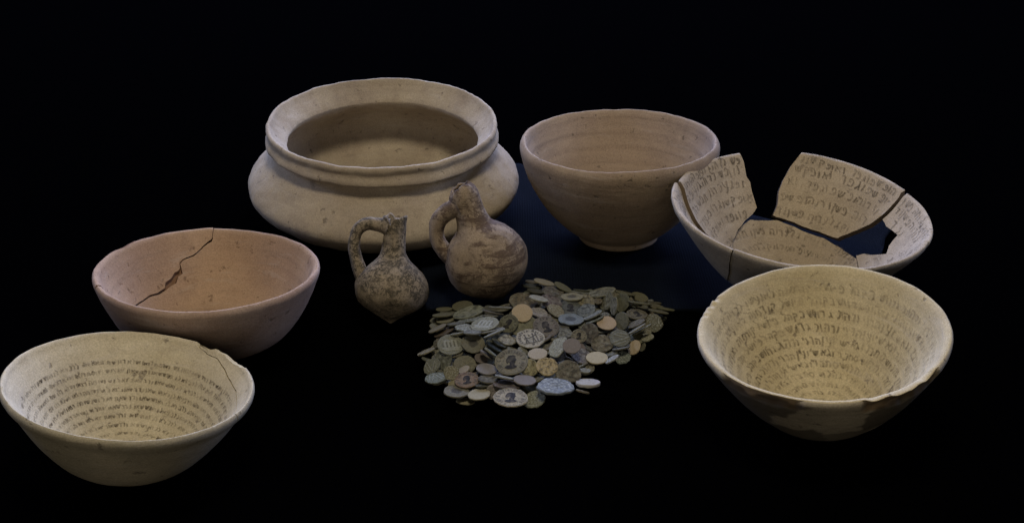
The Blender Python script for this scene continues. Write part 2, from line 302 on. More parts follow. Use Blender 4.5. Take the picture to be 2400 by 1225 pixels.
('G',(-26.35,743.35,24.98),(0.006,0.257,0.966),5.95,1.7,(86,84,68),'dim olive coin between the columns coin and the hollow one',1),
('G',(51.93,749.3,20.98),(-0.63,-0.677,0.379),7.14,1.7,(92,84,76),'dark taupe coin left of the pinkish tan disc',1),
('S',(-46.43,755.39,13.82),(-0.35,-0.033,0.936),5.19,1.7,(92,84,74),'small dark brown disc above the three-figure coin',1),
('S',(83.22,745.89,18.81),(-0.048,-0.067,0.997),5.98,1.7,(106,105,80),'olive coin above the orange tan disc',1),
('G',(-11.75,737.91,17.84),(0.522,0.13,0.843),6.5,1.7,(86,90,78),'dark green coin slanting down left of the pale grey oval',1),
('G',(6.97,733.15,16.76),(0.403,-0.156,0.902),3.66,1.7,(120,118,102),'pale sliver at the upper right of the largest bust coin',1),
('G',(29.88,726.33,18.01),(-0.03,-0.503,0.864),5.3,1.7,(80,84,94),'dark blue grey coin under the whitish green patch',1),
('G',(-36.36,733.02,13.71),(-0.328,0.27,0.905),4.23,1.7,(106,100,80),'beige coin edge below the three-figure coin',1),
('X',(72.75,729.61,13.73),(-0.065,-0.387,0.92),5.33,1.7,(84,96,88),'dark teal grey coin at the lower right edge',1),
('S',(-20.19,728.26,13.76),(0.344,-0.177,0.922),4.77,1.7,(100,90,86),'small brown mauve disc above the lilac grey disc',1),
('G',(-45.42,730.02,11.85),(-0.464,-0.574,0.675),7.03,1.7,(84,88,74),'dark green grey coin under the three-figure coin',1),
('R',(-30.74,724.07,11.83),(0.028,-0.411,0.911),7.26,1.7,(106,102,82),'round olive coin with a beaded edge above the brown bust coin',1),
('G',(11.5,712.64,16.15),(0.067,-0.539,0.84),6.05,1.7,(134,126,84),'olive yellow coin tucked between the large bust coin and the ochre coin',1),
('X',(47.41,713.31,13.36),(0.064,0.154,0.986),3.86,1.7,(104,102,82),'small mottled coin right of the large dark taupe coin',1),
('G',(36.22,708.8,15.24),(-0.037,-0.531,0.847),8.5,1.7,(94,88,78),'large dark taupe coin behind the thick blue grey coin',1),
('G',(-15.38,703.91,12.64),(0.086,0.132,0.988),6.28,1.7,(84,77,60),'dark brown coin right of the reddish bust coin',1),
('G',(44.59,691.77,11.14),(0.259,0.422,0.869),4.59,1.7,(104,92,70),'thin brown coin under the thick pale grey one',1),
('G',(-11.92,694.36,9.19),(0.015,-0.825,0.565),4.87,1.7,(112,102,102),'small mauve coin left of the front bust coin',1),
('S',(14.69,861.02,2.84),(0.134,0.264,0.955),4.83,1.7,(92,86,74),'small grey coin at the back beside the tilted juglet',1),
('S',(14.59,835.72,12.15),(0.134,0.279,0.951),7.51,1.7,(66,68,60),'nearly black flat coin at the back beside the tilted juglet',1),
('G',(81.34,819.61,14.86),(0.216,0.348,0.912),8.0,1.7,(96,93,64),'thin strip coin running right from the crowning coin',1),
('S',(92.34,820.93,10.83),(0.258,-0.043,0.965),6.48,1.7,(100,97,68),'olive disc at the back right of the heap',1),
('G',(67.28,796.89,20.52),(-0.822,-0.303,0.483),6.9,1.7,(98,96,70),'coin standing upright below the crowning coin',1),
('G',(60.83,799.68,18.64),(-0.046,-0.289,0.956),3.01,1.7,(98,86,64),'tiny brown coin under the crowning coin',1),
('G',(27.47,792.28,21.83),(0.326,-0.181,0.928),8.05,1.7,(98,84,84),'reddish grey tilted coin in the upper middle',1),
('G',(89.8,795.42,19.6),(0.136,0.41,0.902),8.39,1.7,(98,96,70),'upper thin coin fanned on the right back',1),
('G',(-7.97,779.43,24.36),(0.035,0.432,0.901),8.24,1.7,(94,90,68),'thin coin arching under the tilted juglet',1),
('S',(107.91,794.71,15.23),(0.165,0.372,0.913),6.6,1.7,(96,95,64),'coin at the farthest right tip of the heap',1),
('X',(30.4,783.14,20.04),(0.435,-0.241,0.867),6.21,1.7,(124,118,98),'cream patched coin under the reddish grey tilted coin',1),
('S',(101.75,783.66,19.12),(0.199,0.361,0.911),7.41,1.7,(94,90,64),'thin coin under the right tip of the heap',1),
('G',(-13.08,775.24,22.96),(0.208,0.406,0.89),7.33,1.7,(84,77,64),'thin brown coin below the tilted juglet',1),
('S',(6.95,765.07,27.88),(-0.007,-0.514,0.858),7.09,1.7,(168,147,112),'smooth peach tan disc in the upper left middle of the heap',1),
('S',(-48.27,788.21,13.96),(-0.08,0.331,0.94),7.46,1.7,(96,94,70),'second thin coin from the top at the upper left edge',1),
('G',(55.63,776.59,19.99),(-0.423,0.261,0.868),7.35,1.7,(100,104,94),'middle coin of the short stack right of the slate ring coin',1),
('R',(75.06,767.08,20.69),(-0.7,-0.626,0.342),6.11,1.7,(96,98,88),'grey coin with a raised rim behind the pinkish tan disc',1),
('X',(97.76,772.33,16.15),(-0.535,-0.741,0.406),6.45,1.7,(108,105,78),'ragged flat olive flake on the right side',1),
('P',(22.93,756.77,21.8),(0.089,-0.388,0.917),8.92,1.7,(100,92,88),'mauve brown coin with a dark hollow bust in the centre top',1),
('G',(-14.09,749.28,22.98),(-0.207,0.395,0.895),8.56,1.7,(100,96,78),'thin coin edge under the coin with columns',1),
('S',(-46.16,762.73,14.6),(-0.399,0.2,0.895),7.56,1.7,(84,72,58),'dark brown slanted coin lowest in the left edge stack',1),
('G',(-36.86,746.94,22.0),(-0.205,0.385,0.9),4.84,1.7,(108,107,88),'thin light coin above the three-figure coin',1),
('X',(90.23,743.61,20.74),(-0.27,-0.001,0.963),4.26,1.7,(122,120,92),'pale crusted coin jutting at the right edge',1),
('G',(-7.76,742.82,17.63),(0.439,0.08,0.895),6.25,1.7,(96,96,80),'grey coin edge directly under the pale grey oval',1),
('G',(59.82,740.53,18.19),(-0.055,-0.428,0.902),7.37,1.7,(98,91,76),'round taupe coin above the pale beige disc',1),
('G',(-51.02,750.45,11.79),(-0.797,-0.524,0.299),2.87,1.7,(106,102,84),'small stub coin beside the three-figure coin',1),
('X',(30.08,727.57,22.74),(-0.625,-0.264,0.735),7.53,1.7,(136,140,128),'grey coin with a bright whitish green patch in the centre',1),
('S',(81.04,736.72,17.32),(-0.685,-0.369,0.628),5.22,1.7,(165,144,106),'orange tan disc at the far lower right rim of the heap',1),
('G',(72.02,734.81,17.81),(-0.176,0.399,0.9),6.2,1.7,(84,82,70),'thin dark coin under the coin with the angular ridge',1),
('S',(42.36,736.03,16.48),(-0.037,-0.361,0.932),6.21,1.7,(104,93,94),'dusky mauve disc peeping from under the rosy mauve disc',1),
('G',(66.07,731.52,15.57),(-0.344,0.203,0.917),4.22,1.7,(98,98,84),'small grey coin right of the pale beige disc',1),
('G',(-16.41,726.49,17.6),(0.571,0.302,0.763),5.31,1.7,(102,94,88),'brown coin edge slanting left of the largest bust coin',1),
('G',(45.97,727.52,15.8),(0.229,-0.206,0.951),7.27,1.7,(96,89,90),'mauve brown coin left of the pale beige disc',1),
('X',(65.05,719.92,18.21),(-0.526,0.214,0.823),4.71,1.7,(132,134,134),'bluish white sliver right of the pale beige disc',1),
('S',(-30.97,716.67,12.19),(-0.406,-0.094,0.909),3.88,1.7,(138,126,104),'small pink beige chip above the brown bust coin',1),
('X',(-39.12,711.31,13.19),(0.047,-0.833,0.552),4.95,1.7,(122,118,92),'small sandy crusted coin left of the brown bust coin',1),
('G',(-4.8,701.25,15.77),(0.208,0.433,0.877),6.26,1.7,(120,118,106),'pale coin edge under the largest bust coin',1),
('X',(13.95,687.98,7.47),(-0.258,-0.226,0.94),7.27,1.7,(116,120,100),'white and green crusted coin right of the front bust coin',1),
('S',(-29.66,692.9,3.16),(0.091,0.233,0.968),5.97,1.7,(136,130,98),'pale yellow sliver below the cream oval',1),
('S',(23.59,837.65,14.36),(0.247,0.225,0.942),7.83,1.7,(138,130,106),'cream coin lying highest at the back of the heap',1),
('S',(37.15,828.68,14.83),(0.473,0.135,0.871),7.14,1.7,(106,106,82),'green beige coin sloping right along the back edge',1),
('C',(42.34,804.35,19.72),(-0.015,0.129,0.991),7.86,1.7,(122,116,86),'light olive coin with a shallow ring at the back',1),
('T',(18.47,788.39,26.71),(0.246,0.204,0.948),6.82,1.7,(128,124,102),'pale streaked strip of a coin above the centre',1),
('S',(-48.3,804.57,9.63),(-0.026,0.294,0.956),6.08,1.7,(98,96,72),'topmost of the thin coins stacked at the upper left edge',1),
('G',(51.87,785.31,19.12),(-0.307,-0.155,0.939),6.82,1.7,(82,90,90),'dark slate coin on the short stack right of the slate ring coin',1),
('G',(-30.22,788.51,15.9),(-0.219,0.142,0.965),11.33,1.7,(112,116,94),'large pale green worn coin in front of the tilted juglet',1),
('G',(-14.34,770.33,22.93),(0.053,0.418,0.907),5.25,1.7,(102,98,76),'short thin coin above the coin with columns',1),
('S',(-46.57,783.83,11.96),(-0.124,0.24,0.963),6.39,1.7,(116,112,86),'light third thin coin from the top at the upper left edge',1),
('G',(84.55,766.93,18.6),(-0.426,0.216,0.878),6.7,1.7,(94,88,74),'grey brown coin slanting left of the ragged flake',1),
('P',(-2.31,758.62,23.29),(-0.332,-0.558,0.76),6.91,1.7,(94,94,72),'green coin with a curling relief beside the columns',1),
('S',(-50.91,765.25,15.85),(-0.406,0.246,0.88),6.55,1.7,(112,105,84),'beige slanted thin coin low in the left edge stack',1),
('G',(86.83,748.9,23.94),(-0.496,0.428,0.755),7.7,1.7,(108,105,80),'second thin coin edge slanting on the right',1),
('P',(44.53,744.24,21.71),(0.043,-0.518,0.854),5.25,1.7,(116,110,96),'small coin with a tiny dark bust right of centre',1),
('F',(-40.69,737.66,18.79),(0.035,-0.364,0.931),8.75,1.7,(104,106,92),'ragged green grey coin with three upright figures on the left',1),
('S',(38.78,722.85,26.35),(-0.037,-0.443,0.896),5.95,1.7,(116,107,108),'rosy mauve disc right of centre',1),
('G',(-57.38,743.66,10.18),(-0.362,0.294,0.885),6.28,1.7,(128,122,98),'pale coin poking out to the left on its edge',1),
('G',(-13.9,725.26,20.27),(0.615,0.329,0.717),5.02,1.7,(116,118,100),'light coin edge slanting above the largest bust coin',1),
('P',(-0.5,716.16,18.33),(-0.057,-0.311,0.949),11.04,1.7,(112,106,88),'largest coin in the middle with a dark bust and a ring of letters',1),
('G',(22.56,712.12,17.29),(-0.021,-0.409,0.912),7.15,1.7,(158,136,80),'golden ochre coin right of the large bust coin',1),
('T',(-52.57,726.13,9.11),(-0.483,-0.425,0.766),6.17,1.7,(98,100,84),'leaf-like worn green coin on the left edge',1),
('T',(-49.25,711.24,9.21),(-0.159,0.031,0.987),7.17,1.7,(92,100,86),'green grey coin with raised stripes at the lower left edge',1),
('C',(-35.32,695.49,8.92),(0.063,0.078,0.995),8.41,1.7,(100,94,74),'dished coin with a dark middle and ragged rim at the bottom left',1),
('G',(64.36,810.74,20.17),(-0.217,0.165,0.962),9.73,1.7,(106,104,80),'wide olive coin crowning the right back of the heap',1),
('G',(70.94,784.69,22.78),(-0.941,-0.254,0.225),6.22,1.7,(108,105,80),'lighter coin standing on edge right of the first upright one',1),
('P',(86.55,781.42,18.06),(0.081,0.004,0.997),7.39,1.7,(98,92,76),'oval coin with a faint bust on the right side',1),
('C',(40.46,773.53,18.29),(0.015,0.069,0.998),9.09,1.7,(92,104,112),'slate blue coin with a raised ring in the upper middle',1),
('S',(64.57,766.47,19.33),(0.014,-0.264,0.964),6.69,1.7,(168,144,116),'smooth pinkish tan disc on the right side of the heap',1),
('F',(-18.2,754.75,24.95),(-0.177,0.017,0.984),9.75,1.7,(112,112,90),'grey green coin with upright columns in the upper left',1),
('G',(83.35,745.82,26.32),(-0.529,0.393,0.752),6.53,1.7,(114,110,88),'bright thin coin edge slanting on the right',1),
('F',(12.2,744.13,19.85),(0.019,-0.154,0.988),9.95,1.7,(142,134,114),'pale coin showing two small standing figures',1),
('T',(71.79,742.65,20.85),(-0.063,-0.382,0.922),7.09,1.7,(92,95,87),'grey green coin with a bold angular ridge on the lower right',1),
('G',(-3.57,745.68,17.97),(0.176,-0.076,0.981),5.98,1.7,(138,134,118),'pale grey oval left of the coin with two figures',1),
('C',(-25.77,738.31,19.34),(0.081,-0.285,0.955),8.19,1.7,(96,92,72),'olive brown coin with a hollow dark centre on the left',1),
('S',(16.78,726.0,18.52),(-0.053,-0.078,0.996),6.42,1.7,(155,142,118),'smooth pinkish beige oval below the coin with two figures',1),
('S',(55.57,725.24,16.04),(-0.031,-0.039,0.999),7.26,1.7,(162,150,116),'smooth pale beige disc at the lower right of the heap',1),
('S',(-16.43,715.69,13.29),(0.13,0.018,0.991),6.92,1.7,(122,118,122),'lilac grey disc left of the large bust coin',1),
('P',(-28.98,705.19,11.38),(-0.045,-0.172,0.984),7.8,1.7,(118,92,68),'reddish brown coin with a dark bust near the lower left',1),
('S',(8.07,699.61,14.63),(0.091,0.092,0.992),7.33,1.7,(112,104,100),'mauve brown oval with a bluish sheen above the front bust coin',1),
('D',(48.45,700.68,11.8),(0.022,0.26,0.965),7.76,3.2,(140,138,140),'thick pale grey pebble-like coin standing apart at the front right',1),
('X',(27.35,690.99,15.05),(0.055,0.161,0.985),12.1,3.0,(98,108,120),'thick blue grey corroded coin at the front edge',1),
('S',(-20.7,690.32,9.91),(-0.067,0.059,0.996),7.28,1.7,(148,140,112),'smooth cream oval near the bottom left',1),
('P',(-0.84,679.98,13.89),(0.045,-0.012,0.999),10.77,1.7,(138,126,98),'front coin at the bottom edge with blackened bust and bordered lettering',1),
('G',(-11.39,732.82,30.26),(-0.406,0.387,0.828),7.54,1.7,(108,106,86),'coin seen edge-on as a slanted stick below the columns',1)]

# ---------------------------------------------------------------- table and cloth
k = NT('black_velvet'); tabletop_m = k.done((.0004, .0004, .0005, 1), 1, None, 0)
me = mesh_from('table_top', [(-1.6, .05, -.004), (1.6, .05, -.004), (1.6, 2.3, -.004), (-1.6, 2.3, -.004),
     (-1.6, .05, -.03), (1.6, .05, -.03), (1.6, 2.3, -.03), (-1.6, 2.3, -.03)],
     [(0, 1, 2, 3), (4, 7, 6, 5), (0, 4, 5, 1), (1, 5, 6, 2), (2, 6, 7, 3), (3, 7, 4, 0)], False)
tag(link('table', me, tabletop_m), kind='structure')
def cloth_mat():
    k = NT('navy_linen')
    a = k.n('ShaderNodeTexWave', wave_type='BANDS', bands_direction='X', Scale=150., Distortion=1.5, Detail=2.); k.t.links.new(k.tc, a.inputs['Vector'])
    b = k.n('ShaderNodeTexWave', wave_type='BANDS', bands_direction='Y', Scale=150., Distortion=1.5, Detail=2.); k.t.links.new(k.tc, b.inputs['Vector'])
    wv = k.math('MULTIPLY', a.outputs['Fac'], b.outputs['Fac'])
    lo = k.noise(12, 4)
    c = k.mix(k.ramp(lo, .3, .7), (.0020, .0030, .0052), (.0032, .0046, .0080))
    c = k.mix(k.ramp(k.noise(700, 2), .3, .7, 0, .5), c, (.008, .0105, .016))
    k.b.inputs['Sheen Weight'].default_value = 0
    return k.done(c, 1., k.bump(wv, .5, .0004), .015)
CL = [(-.0623, .826), (-.02, .8265), (.06, .8262), (.118, .8252), (.128, .8262), (.137, .8245), (.2, .81), (.24, .80), (.268, .84), (.288, .90),
      (.305, .95), (.328, .985), (.28, .983), (.2455, .979), (.2255, .980), (.16, 1.021), (.09, 1.064), (.006, 1.113), (-.05, 1.12), (-.09, 1.06), (-.085, .96), (-.07, .89)]
def cloth():
    P = []
    for (x0, y0), (x1, y1) in zip(CL, CL[1:]+CL[:1]):
        n = max(2, int(math.hypot(x1-x0, y1-y0)/.006))
        for i in range(n):
            t = i/n; x = x0+(x1-x0)*t; y = y0+(y1-y0)*t
            q = noise.noise_vector(Vector((x*40, y*40, 3)))*.0012; P.append((x+q.x, y+q.y))
    nb = len(P); pts = [Vector(p) for p in P]
    for i in range(80):
        for j in range(66):
            x = -.10+i*.0055+(j % 2)*.0027; y = .79+j*.0052
            pts.append(Vector((x, y)))
    r = delaunay_2d_cdt(pts, [], [list(range(nb))], 1, 1e-6)
    V = [(v.x, v.y, -.0011+.0011*noise.noise(Vector((v.x*22, v.y*30, 0)))*.9) for v in r[0]]
    V = [(x, y, min(z, -.0002)) for x, y, z in V]
    F = [tuple(f) for f in r[2]]
    n = len(V); 
    cnt = {}
    for f in F:
        for a, b in zip(f, f[1:]+f[:1]): cnt[(a, b)] = 1
    W = V+[(x, y, -.0034) for x, y, z in V]
    G = list(F)+[tuple(i+n for i in reversed(f)) for f in F]
    for (a, b) in cnt:
        if (b, a) not in cnt: G.append((b, a, a+n, b+n))
    return mesh_from('cloth', W, G)
tag(link('cloth', cloth(), cloth_mat()), 'dark navy blue cloth spread flat under the pots and coins', 'cloth')

# ---------------------------------------------------------------- wheel-thrown bowls
def grid_faces(nu, nt, o=0, flip=False):
    F = []
    for i in range(nu-1):
        for j in range(nt):
            a = o+i*nt+j; b = o+i*nt+(j+1) % nt; c = a+nt; d = b+nt
            F.append((a, b, d, c) if not flip else (a, c, d, b))
    return F
def rough_pt(q, amp, f=220.):
    """small uneven relief of hand-finished clay"""
    return q
def whole(v, nt=300, relief=.0003, core=None, nr=60):
    U = np.r_[np.linspace(0.001, .9, nr), np.linspace(.905, 1-v.lip, 8)[1:], 1-v.lip+v.lip*np.sin(np.linspace(0, np.pi/2, 12))[1:]]
    T = np.linspace(0, 2*np.pi, nt+1)[:-1]
    A = v.pt(U[:, None], T[None], 1.); B = v.pt(U[::-1][1:, None], T[None], 0.)
    V = np.concatenate([A, B]).reshape(-1, 3)
    nu = len(U)*2-1
    u = np.r_[U, U[::-1][1:]][:, None]*np.ones(nt); t = np.ones((nu, 1))*T
    s = np.r_[np.ones(len(U)), np.zeros(len(U)-1)][:, None]*np.ones(nt)
    at = dict(outer=(1-s).ravel(), core=(core(u, t, s).ravel() if core else np.zeros(nu*nt)), dirt=np.zeros(nu*nt))
    V = relief_pts(V, relief)
    return V, grid_faces(nu, nt), at
def relief_pts(V, amp):
    out = np.array(V, float)
    if amp:
        for i, p in enumerate(out):
            q = noise.noise_vector(Vector(p)*60)*amp + noise.noise_vector(Vector(p)*190)*(amp*.45)
            out[i] += (q.x, q.y, q.z)
    return out
def arc(t0, t1, r=1., n=None):
    n = n or max(2, int(abs(t1-t0)/1.3))
    return [(r*math.cos(R(t0+(t1-t0)*i/n)), r*math.sin(R(t0+(t1-t0)*i/n))) for i in range(n+1)]
def jag(P, amp=.006, step=.02, seed=0):
    out = []
    for (x0, y0), (x1, y1) in zip(P[:-1], P[1:]):
        n = max(1, int(math.hypot(x1-x0, y1-y0)/step))
        for i in range(n):
            t = i/n; x = x0+(x1-x0)*t; y = y0+(y1-y0)*t
            if i or len(out):
                q = noise.noise_vector(Vector((x*17+seed, y*17, 1)))*amp+noise.noise_vector(Vector((x*50+seed, y*50, 5)))*amp*.5
                x += q.x; y += q.y
            out.append((x, y))
    out.append(P[-1]); return out
def piece(v, loop, xf=None, dens=.021, relief=.00025, corefn=None, sides=(1., 0.)):
    """a sherd of vessel v: loop is its outline on the unrolled bowl (unit disc)"""
    L = []
    for p in loop:
        if not L or math.hypot(p[0]-L[-1][0], p[1]-L[-1][1]) > .0015: L.append(p)
    if math.hypot(L[0][0]-L[-1][0], L[0][1]-L[-1][1]) < .0015: L.pop()
    a = sum(x0*y1-x1*y0 for (x0, y0), (x1, y1) in zip(L, L[1:]+L[:1]))
    if a < 0: L.reverse()
    nb = len(L); pts = [Vector(p) for p in L]
    r = dens/2; rings = []
    while r < 1-v.lip: rings.append((r, max(6, int(2*math.pi*r/dens)))); r += dens
    for q in (1, .85, .68, .5, .34, .2, .1, .035): rings.append((1-v.lip*q, 300))
    for r, n in rings:
        o = random.random()
        for i in range(n):
            t = (i+o)/n*2*math.pi; pts.append(Vector((r*math.cos(t), r*math.sin(t))))
    res = delaunay_2d_cdt(pts, [], [list(range(nb))], 1, 1e-7)
    vs, fs = res[0], [tuple(f) for f in res[2]]
    used = sorted({i for f in fs for i in f}); mp = {i: k for k, i in enumerate(used)}
    D = np.array([(vs[i].x, vs[i].y) for i in used]); fs = [tuple(mp[i] for i in f) for f in fs]
    rr = np.hypot(D[:, 0], D[:, 1]); U = np.minimum(rr, 1.); T = np.arctan2(D[:, 1], D[:, 0])
    n = len(D); I = v.pt(U, T, sides[0]); O = v.pt(U, T, sides[1])
    V = list(relief_pts(I, relief))+list(relief_pts(O, relief)); outer = [0]*n+[1]*n; core = [0]*(2*n)
    if corefn is not None:
        cc = corefn(U, T); core = list(cc*.0)+list(cc)
    F = list(fs)+[tuple(n+i for i in reversed(f)) for f in fs]
    E = {}
    for f in fs:
        for a, b in zip(f, f[1:]+f[:1]): E[(a, b)] = 1
    wi = {}
    def wall(i):
        if i not in wi:
            k = len(V); V.append(V[i]); m = (V[i]+V[n+i])/2
            q = noise.noise_vector(Vector(m)*300)*.0006; V.append(m+np.array(q)); V.append(V[n+i]); outer.extend((0, 0, 0)); core.extend((1, 1, 1)); wi[i] = k
        return wi[i]
    lipset = set(np.nonzero(rr > .9985)[0].tolist())
    for (a, b) in E:
        if (b, a) in E: continue
        if a in lipset and b in lipset: F.append((b, a, n+a, n+b)); continue
        p, q = wall(a), wall(b)
        F.append((q, p, p+1, q+1)); F.append((q+1, p+1, p+2, q+2))
    V = np.array(V)
    if xf: V = xf(V)
    return V, F, dict(outer=outer, core=core, dirt=np.zeros(len(V)))
def put(name, data, v, m, parent):
    V, F, at = data
    return link(name, mesh_from(name, V-v.loc, F, True, at), m, parent)

# ---------------------------------------------------------------- handwriting
GL = dict(
 v=[[(.5, 1), (.55, .9), (.5, 0)]], y=[[(.3, 1), (.55, .9), (.5, .6)]],
 d=[[(.05, .92), (.35, .98), (.8, .9)], [(.72, .9), (.66, .4), (.62, 0)]],
 h=[[(.05, .9), (.4, 1), (.85, .88), (.8, .4), (.78, 0)], [(.22, .6), (.2, .3), (.12, 0)]],
 b=[[(.1, .95), (.5, 1), (.8, .85), (.75, .4), (.7, .05)], [(.02, .08), (.5, .02), (.95, .06)]],
 n=[[(.3, .95), (.55, .9), (.55, .4), (.5, .04), (.1, .0)]],
 a=[[(.1, 1), (.5, .5), (.9, 0)], [(.85, 1), (.82, .7), (.6, .5)], [(.32, .68), (.12, .35), (.15, 0)]],
 s=[[(.2, .95), (.7, 1), (.9, .7), (.8, .25), (.45, 0), (.15, .3), (.15, .8)]],
 l=[[(.15, 1.35), (.2, .92), (.75, .9), (.7, .5), (.4, 0)]],
 w=[[(.05, 1), (.12, .4), (.4, .05), (.8, .35), (.95, 1)], [(.5, .95), (.45, .5), (.35, .15)]],
 q=[[(.1, .95), (.55, 1), (.85, .8), (.75, .5), (.5, .35)], [(.22, .65), (.2, 0), (.15, -.35)]],
 t=[[(.1, .95), (.5, 1), (.85, .85), (.82, 0)], [(.3, .9), (.3, .2), (.05, .02)]],
 z=[[(.45, 1), (.55, .8), (.5, .1), (.42, -.4)]],
 k=[[(.15, .95), (.6, .98), (.8, .7), (.75, .3), (.5, .02), (.1, .02)]],
 u=[[(.1, 1), (.2, .4), (.75, .2)], [(.85, 1), (.75, .2), (.5, -.25), (.2, -.3)]],
 m=[[(.05, .1), (.2, .8), (.5, 1), (.85, .8), (.8, .1), (.5, 0)], [(.1, 1), (.25, .8)]],
 p=[[(.1, .05), (.7, .0), (.85, .5), (.6, .98), (.2, .9), (.25, .55), (.45, .6)]],
 g=[[(.3, 1), (.55, .85), (.6, .4), (.85, 0)], [(.58, .35), (.3, .1), (.15, 0)]])
WD = dict(v=.34, y=.34, z=.36, n=.5, d=.72, k=.74, g=.7)
def ink_material():
    k = NT('brown_ink')
    k.b.inputs['Roughness'].default_value = .9; k.b.inputs['Specular IOR Level'].default_value = .1
    k.set(k.b.inputs['Base Color'], k.mix(k.ramp(k.noise(260, 3), .35, .65), (.075, .060, .038), (.12, .095, .062)))
    al = k.math('MULTIPLY', k.attr('ink'), k.ramp(k.noise(420, 4, .7), .28, .62, .35, 1.))
    al = k.math('MULTIPLY', al, k.ramp(k.noise(45, 3, .6), .30, .60, .45, 1.))
    k.set(k.b.inputs['Alpha'], al); return k.m
INK = ink_material()
def text_row(v, s0, height, words, t0, t1, ink=.8, pen=.00055, rnd=None, keep=None, lean=0., drift=0., start=0):
    """letters between angles t0>t1 (degrees, read left to right from the middle), tops to the rim"""
    L = np.linalg.norm(np.diff(v.p, axis=0), axis=1).sum()
    rnd = rnd or random.Random(int(s0*1000)); V = []; F = []; A = []
    t = R(t0); i = start; word_ink = ink
    while t > R(t1):
        ch = words[i % len(words)]; i += 1
        s1 = s0+drift*(t-R(t0))+.006*math.sin(2.3*t+1+s0*2)+.002*math.sin(7*t+s0*5)
        r = max(.004, float(np.interp(s1, v.u, v.p[:, 0])))
        if ch == ' ': t -= height*rnd.uniform(.15, .5)/r; word_ink = ink*rnd.uniform(.6, 1.15); continue
        wd = WD.get(ch, .85)*height*rnd.uniform(.8, 1.2)
        hh = height*rnd.uniform(.8, 1.2); up = rnd.uniform(-.1, .1)*height; sk = lean+rnd.uniform(-.25, .2)
        li = min(1, word_ink*rnd.uniform(.65, 1.15))
        if keep is None or keep(s1, t-wd/r/2):
            for st in GL[ch]:
                P = [(x*wd/.85*.85+(y*sk)*hh+rnd.uniform(-.05, .05)*height, (y+rnd.uniform(-.06, .06))*hh+up) for x, y in st]
                Q = []
                for (x0, y0), (x1, y1) in zip(P[:-1], P[1:]):
                    n = max(2, int(math.hypot(x1-x0, y1-y0)/.0006))
                    Q += [(x0+(x1-x0)*j/n, y0+(y1-y0)*j/n) for j in range(n)]
                Q.append(P[-1])
                Q = np.array(Q)
                for _ in range(3): Q[1:-1] = (Q[:-2]+2*Q[1:-1]+Q[2:])/4
                d = np.gradient(Q, axis=0); d /= np.linalg.norm(d, axis=1)[:, None]+1e-9
                nib = np.abs(d[:, 0]*math.sin(.7)+d[:, 1]*math.cos(.7)); wdt = pen*(.45+.55*nib)
                nn = np.stack([-d[:, 1], d[:, 0]], 1); base = len(V)
                for e in (-1.9, -.8, .8, 1.9):
                    X = Q+nn*(wdt*e)[:, None]
                    pt = v.pt(s1+X[:, 1]/L, t-X[:, 0]/r, 1., .00022)
                    V += list(pt); a = 0. if abs(e) > 1 else li; A += [a]*len(Q)
                m = len(Q)
                for c in range(3):
                    for j in range(m-1):
                        a = base+c*m+j; F.append((a, a+1, a+m+1, a+m))
        t -= (wd+height*rnd.uniform(.06, .2))/r
    return V, F, A
def ink_obj(name, v, data, parent, xf=None):
    V, F, A = data
    if not V: return
    V = np.array(V)
    V = relief_pts(V, .00025)
    if xf: V = xf(V)
    return link(name, mesh_from(name, V-v.loc, F, True, dict(ink=A)), INK, parent)

# ---- bowl with many lines, front left, with a refitted rim sherd
B = bowl_defs()
FL = B['FL']
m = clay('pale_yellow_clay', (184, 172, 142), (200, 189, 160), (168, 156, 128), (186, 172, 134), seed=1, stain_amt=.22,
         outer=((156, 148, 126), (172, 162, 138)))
root = thing('inscribed_bowl', FL.loc, 'pale yellow bowl at the left edge with tiny writing and a chipped corner', 'bowl', 'shallow bowls inside covered with writing')
cr = [(.345, .939), (.395, .868), (.450, .800), (.545, .745), (.637, .604), (.710, .461), (.778, .3145), (.80, .18), (.835, .02), (.865, -.15), (.90, -.33), (.935, -.355)]
crj = jag(cr, .004, .02, 1)
sh = [(p[0]+.0055, p[1]+.0032) for p in crj]
sherd_rim = []
for i in range(41):
    t = -20+(60.5+20)*i/40; k_ = (1 if t > 34 else 0)
    r_ = float(np.interp(t, [-20, 30, 35, 45, 47, 58, 60, 62], [1, 1, .975, .965, .985, .99, .975, .945]))+.0035*math.sin(t*.9)*(t > 34)
    sherd_rim.append((r_*math.cos(R(t)), r_*math.sin(R(t))))
put('bowl_body', piece(FL, crj[1:]+arc(-21, -290.5)), FL, m, root)
put('rim_sherd', piece(FL, sh[2:]+sherd_rim), FL, m, root)
FLW = 'wv lavy nvaw ddn vaw wvav nl ayv bdl vhw aavv  mw nvd alwv vavd hm vwn '
for n_, (s, ink) in enumerate([(.775, .75), (.710, .7), (.645, .75), (.580, .62), (.517, .75), (.455, .66), (.392, .62), (.320, .55), (.235, .5), (.15, .4)]):
    span = (196, 16) if n_ == 0 else (228-n_*2, -20)
    ink_obj('text_line', FL, text_row(FL, s-.020, .0026, FLW, span[0], span[1], ink*.85, .00040, random.Random(n_), start=n_*7), root)

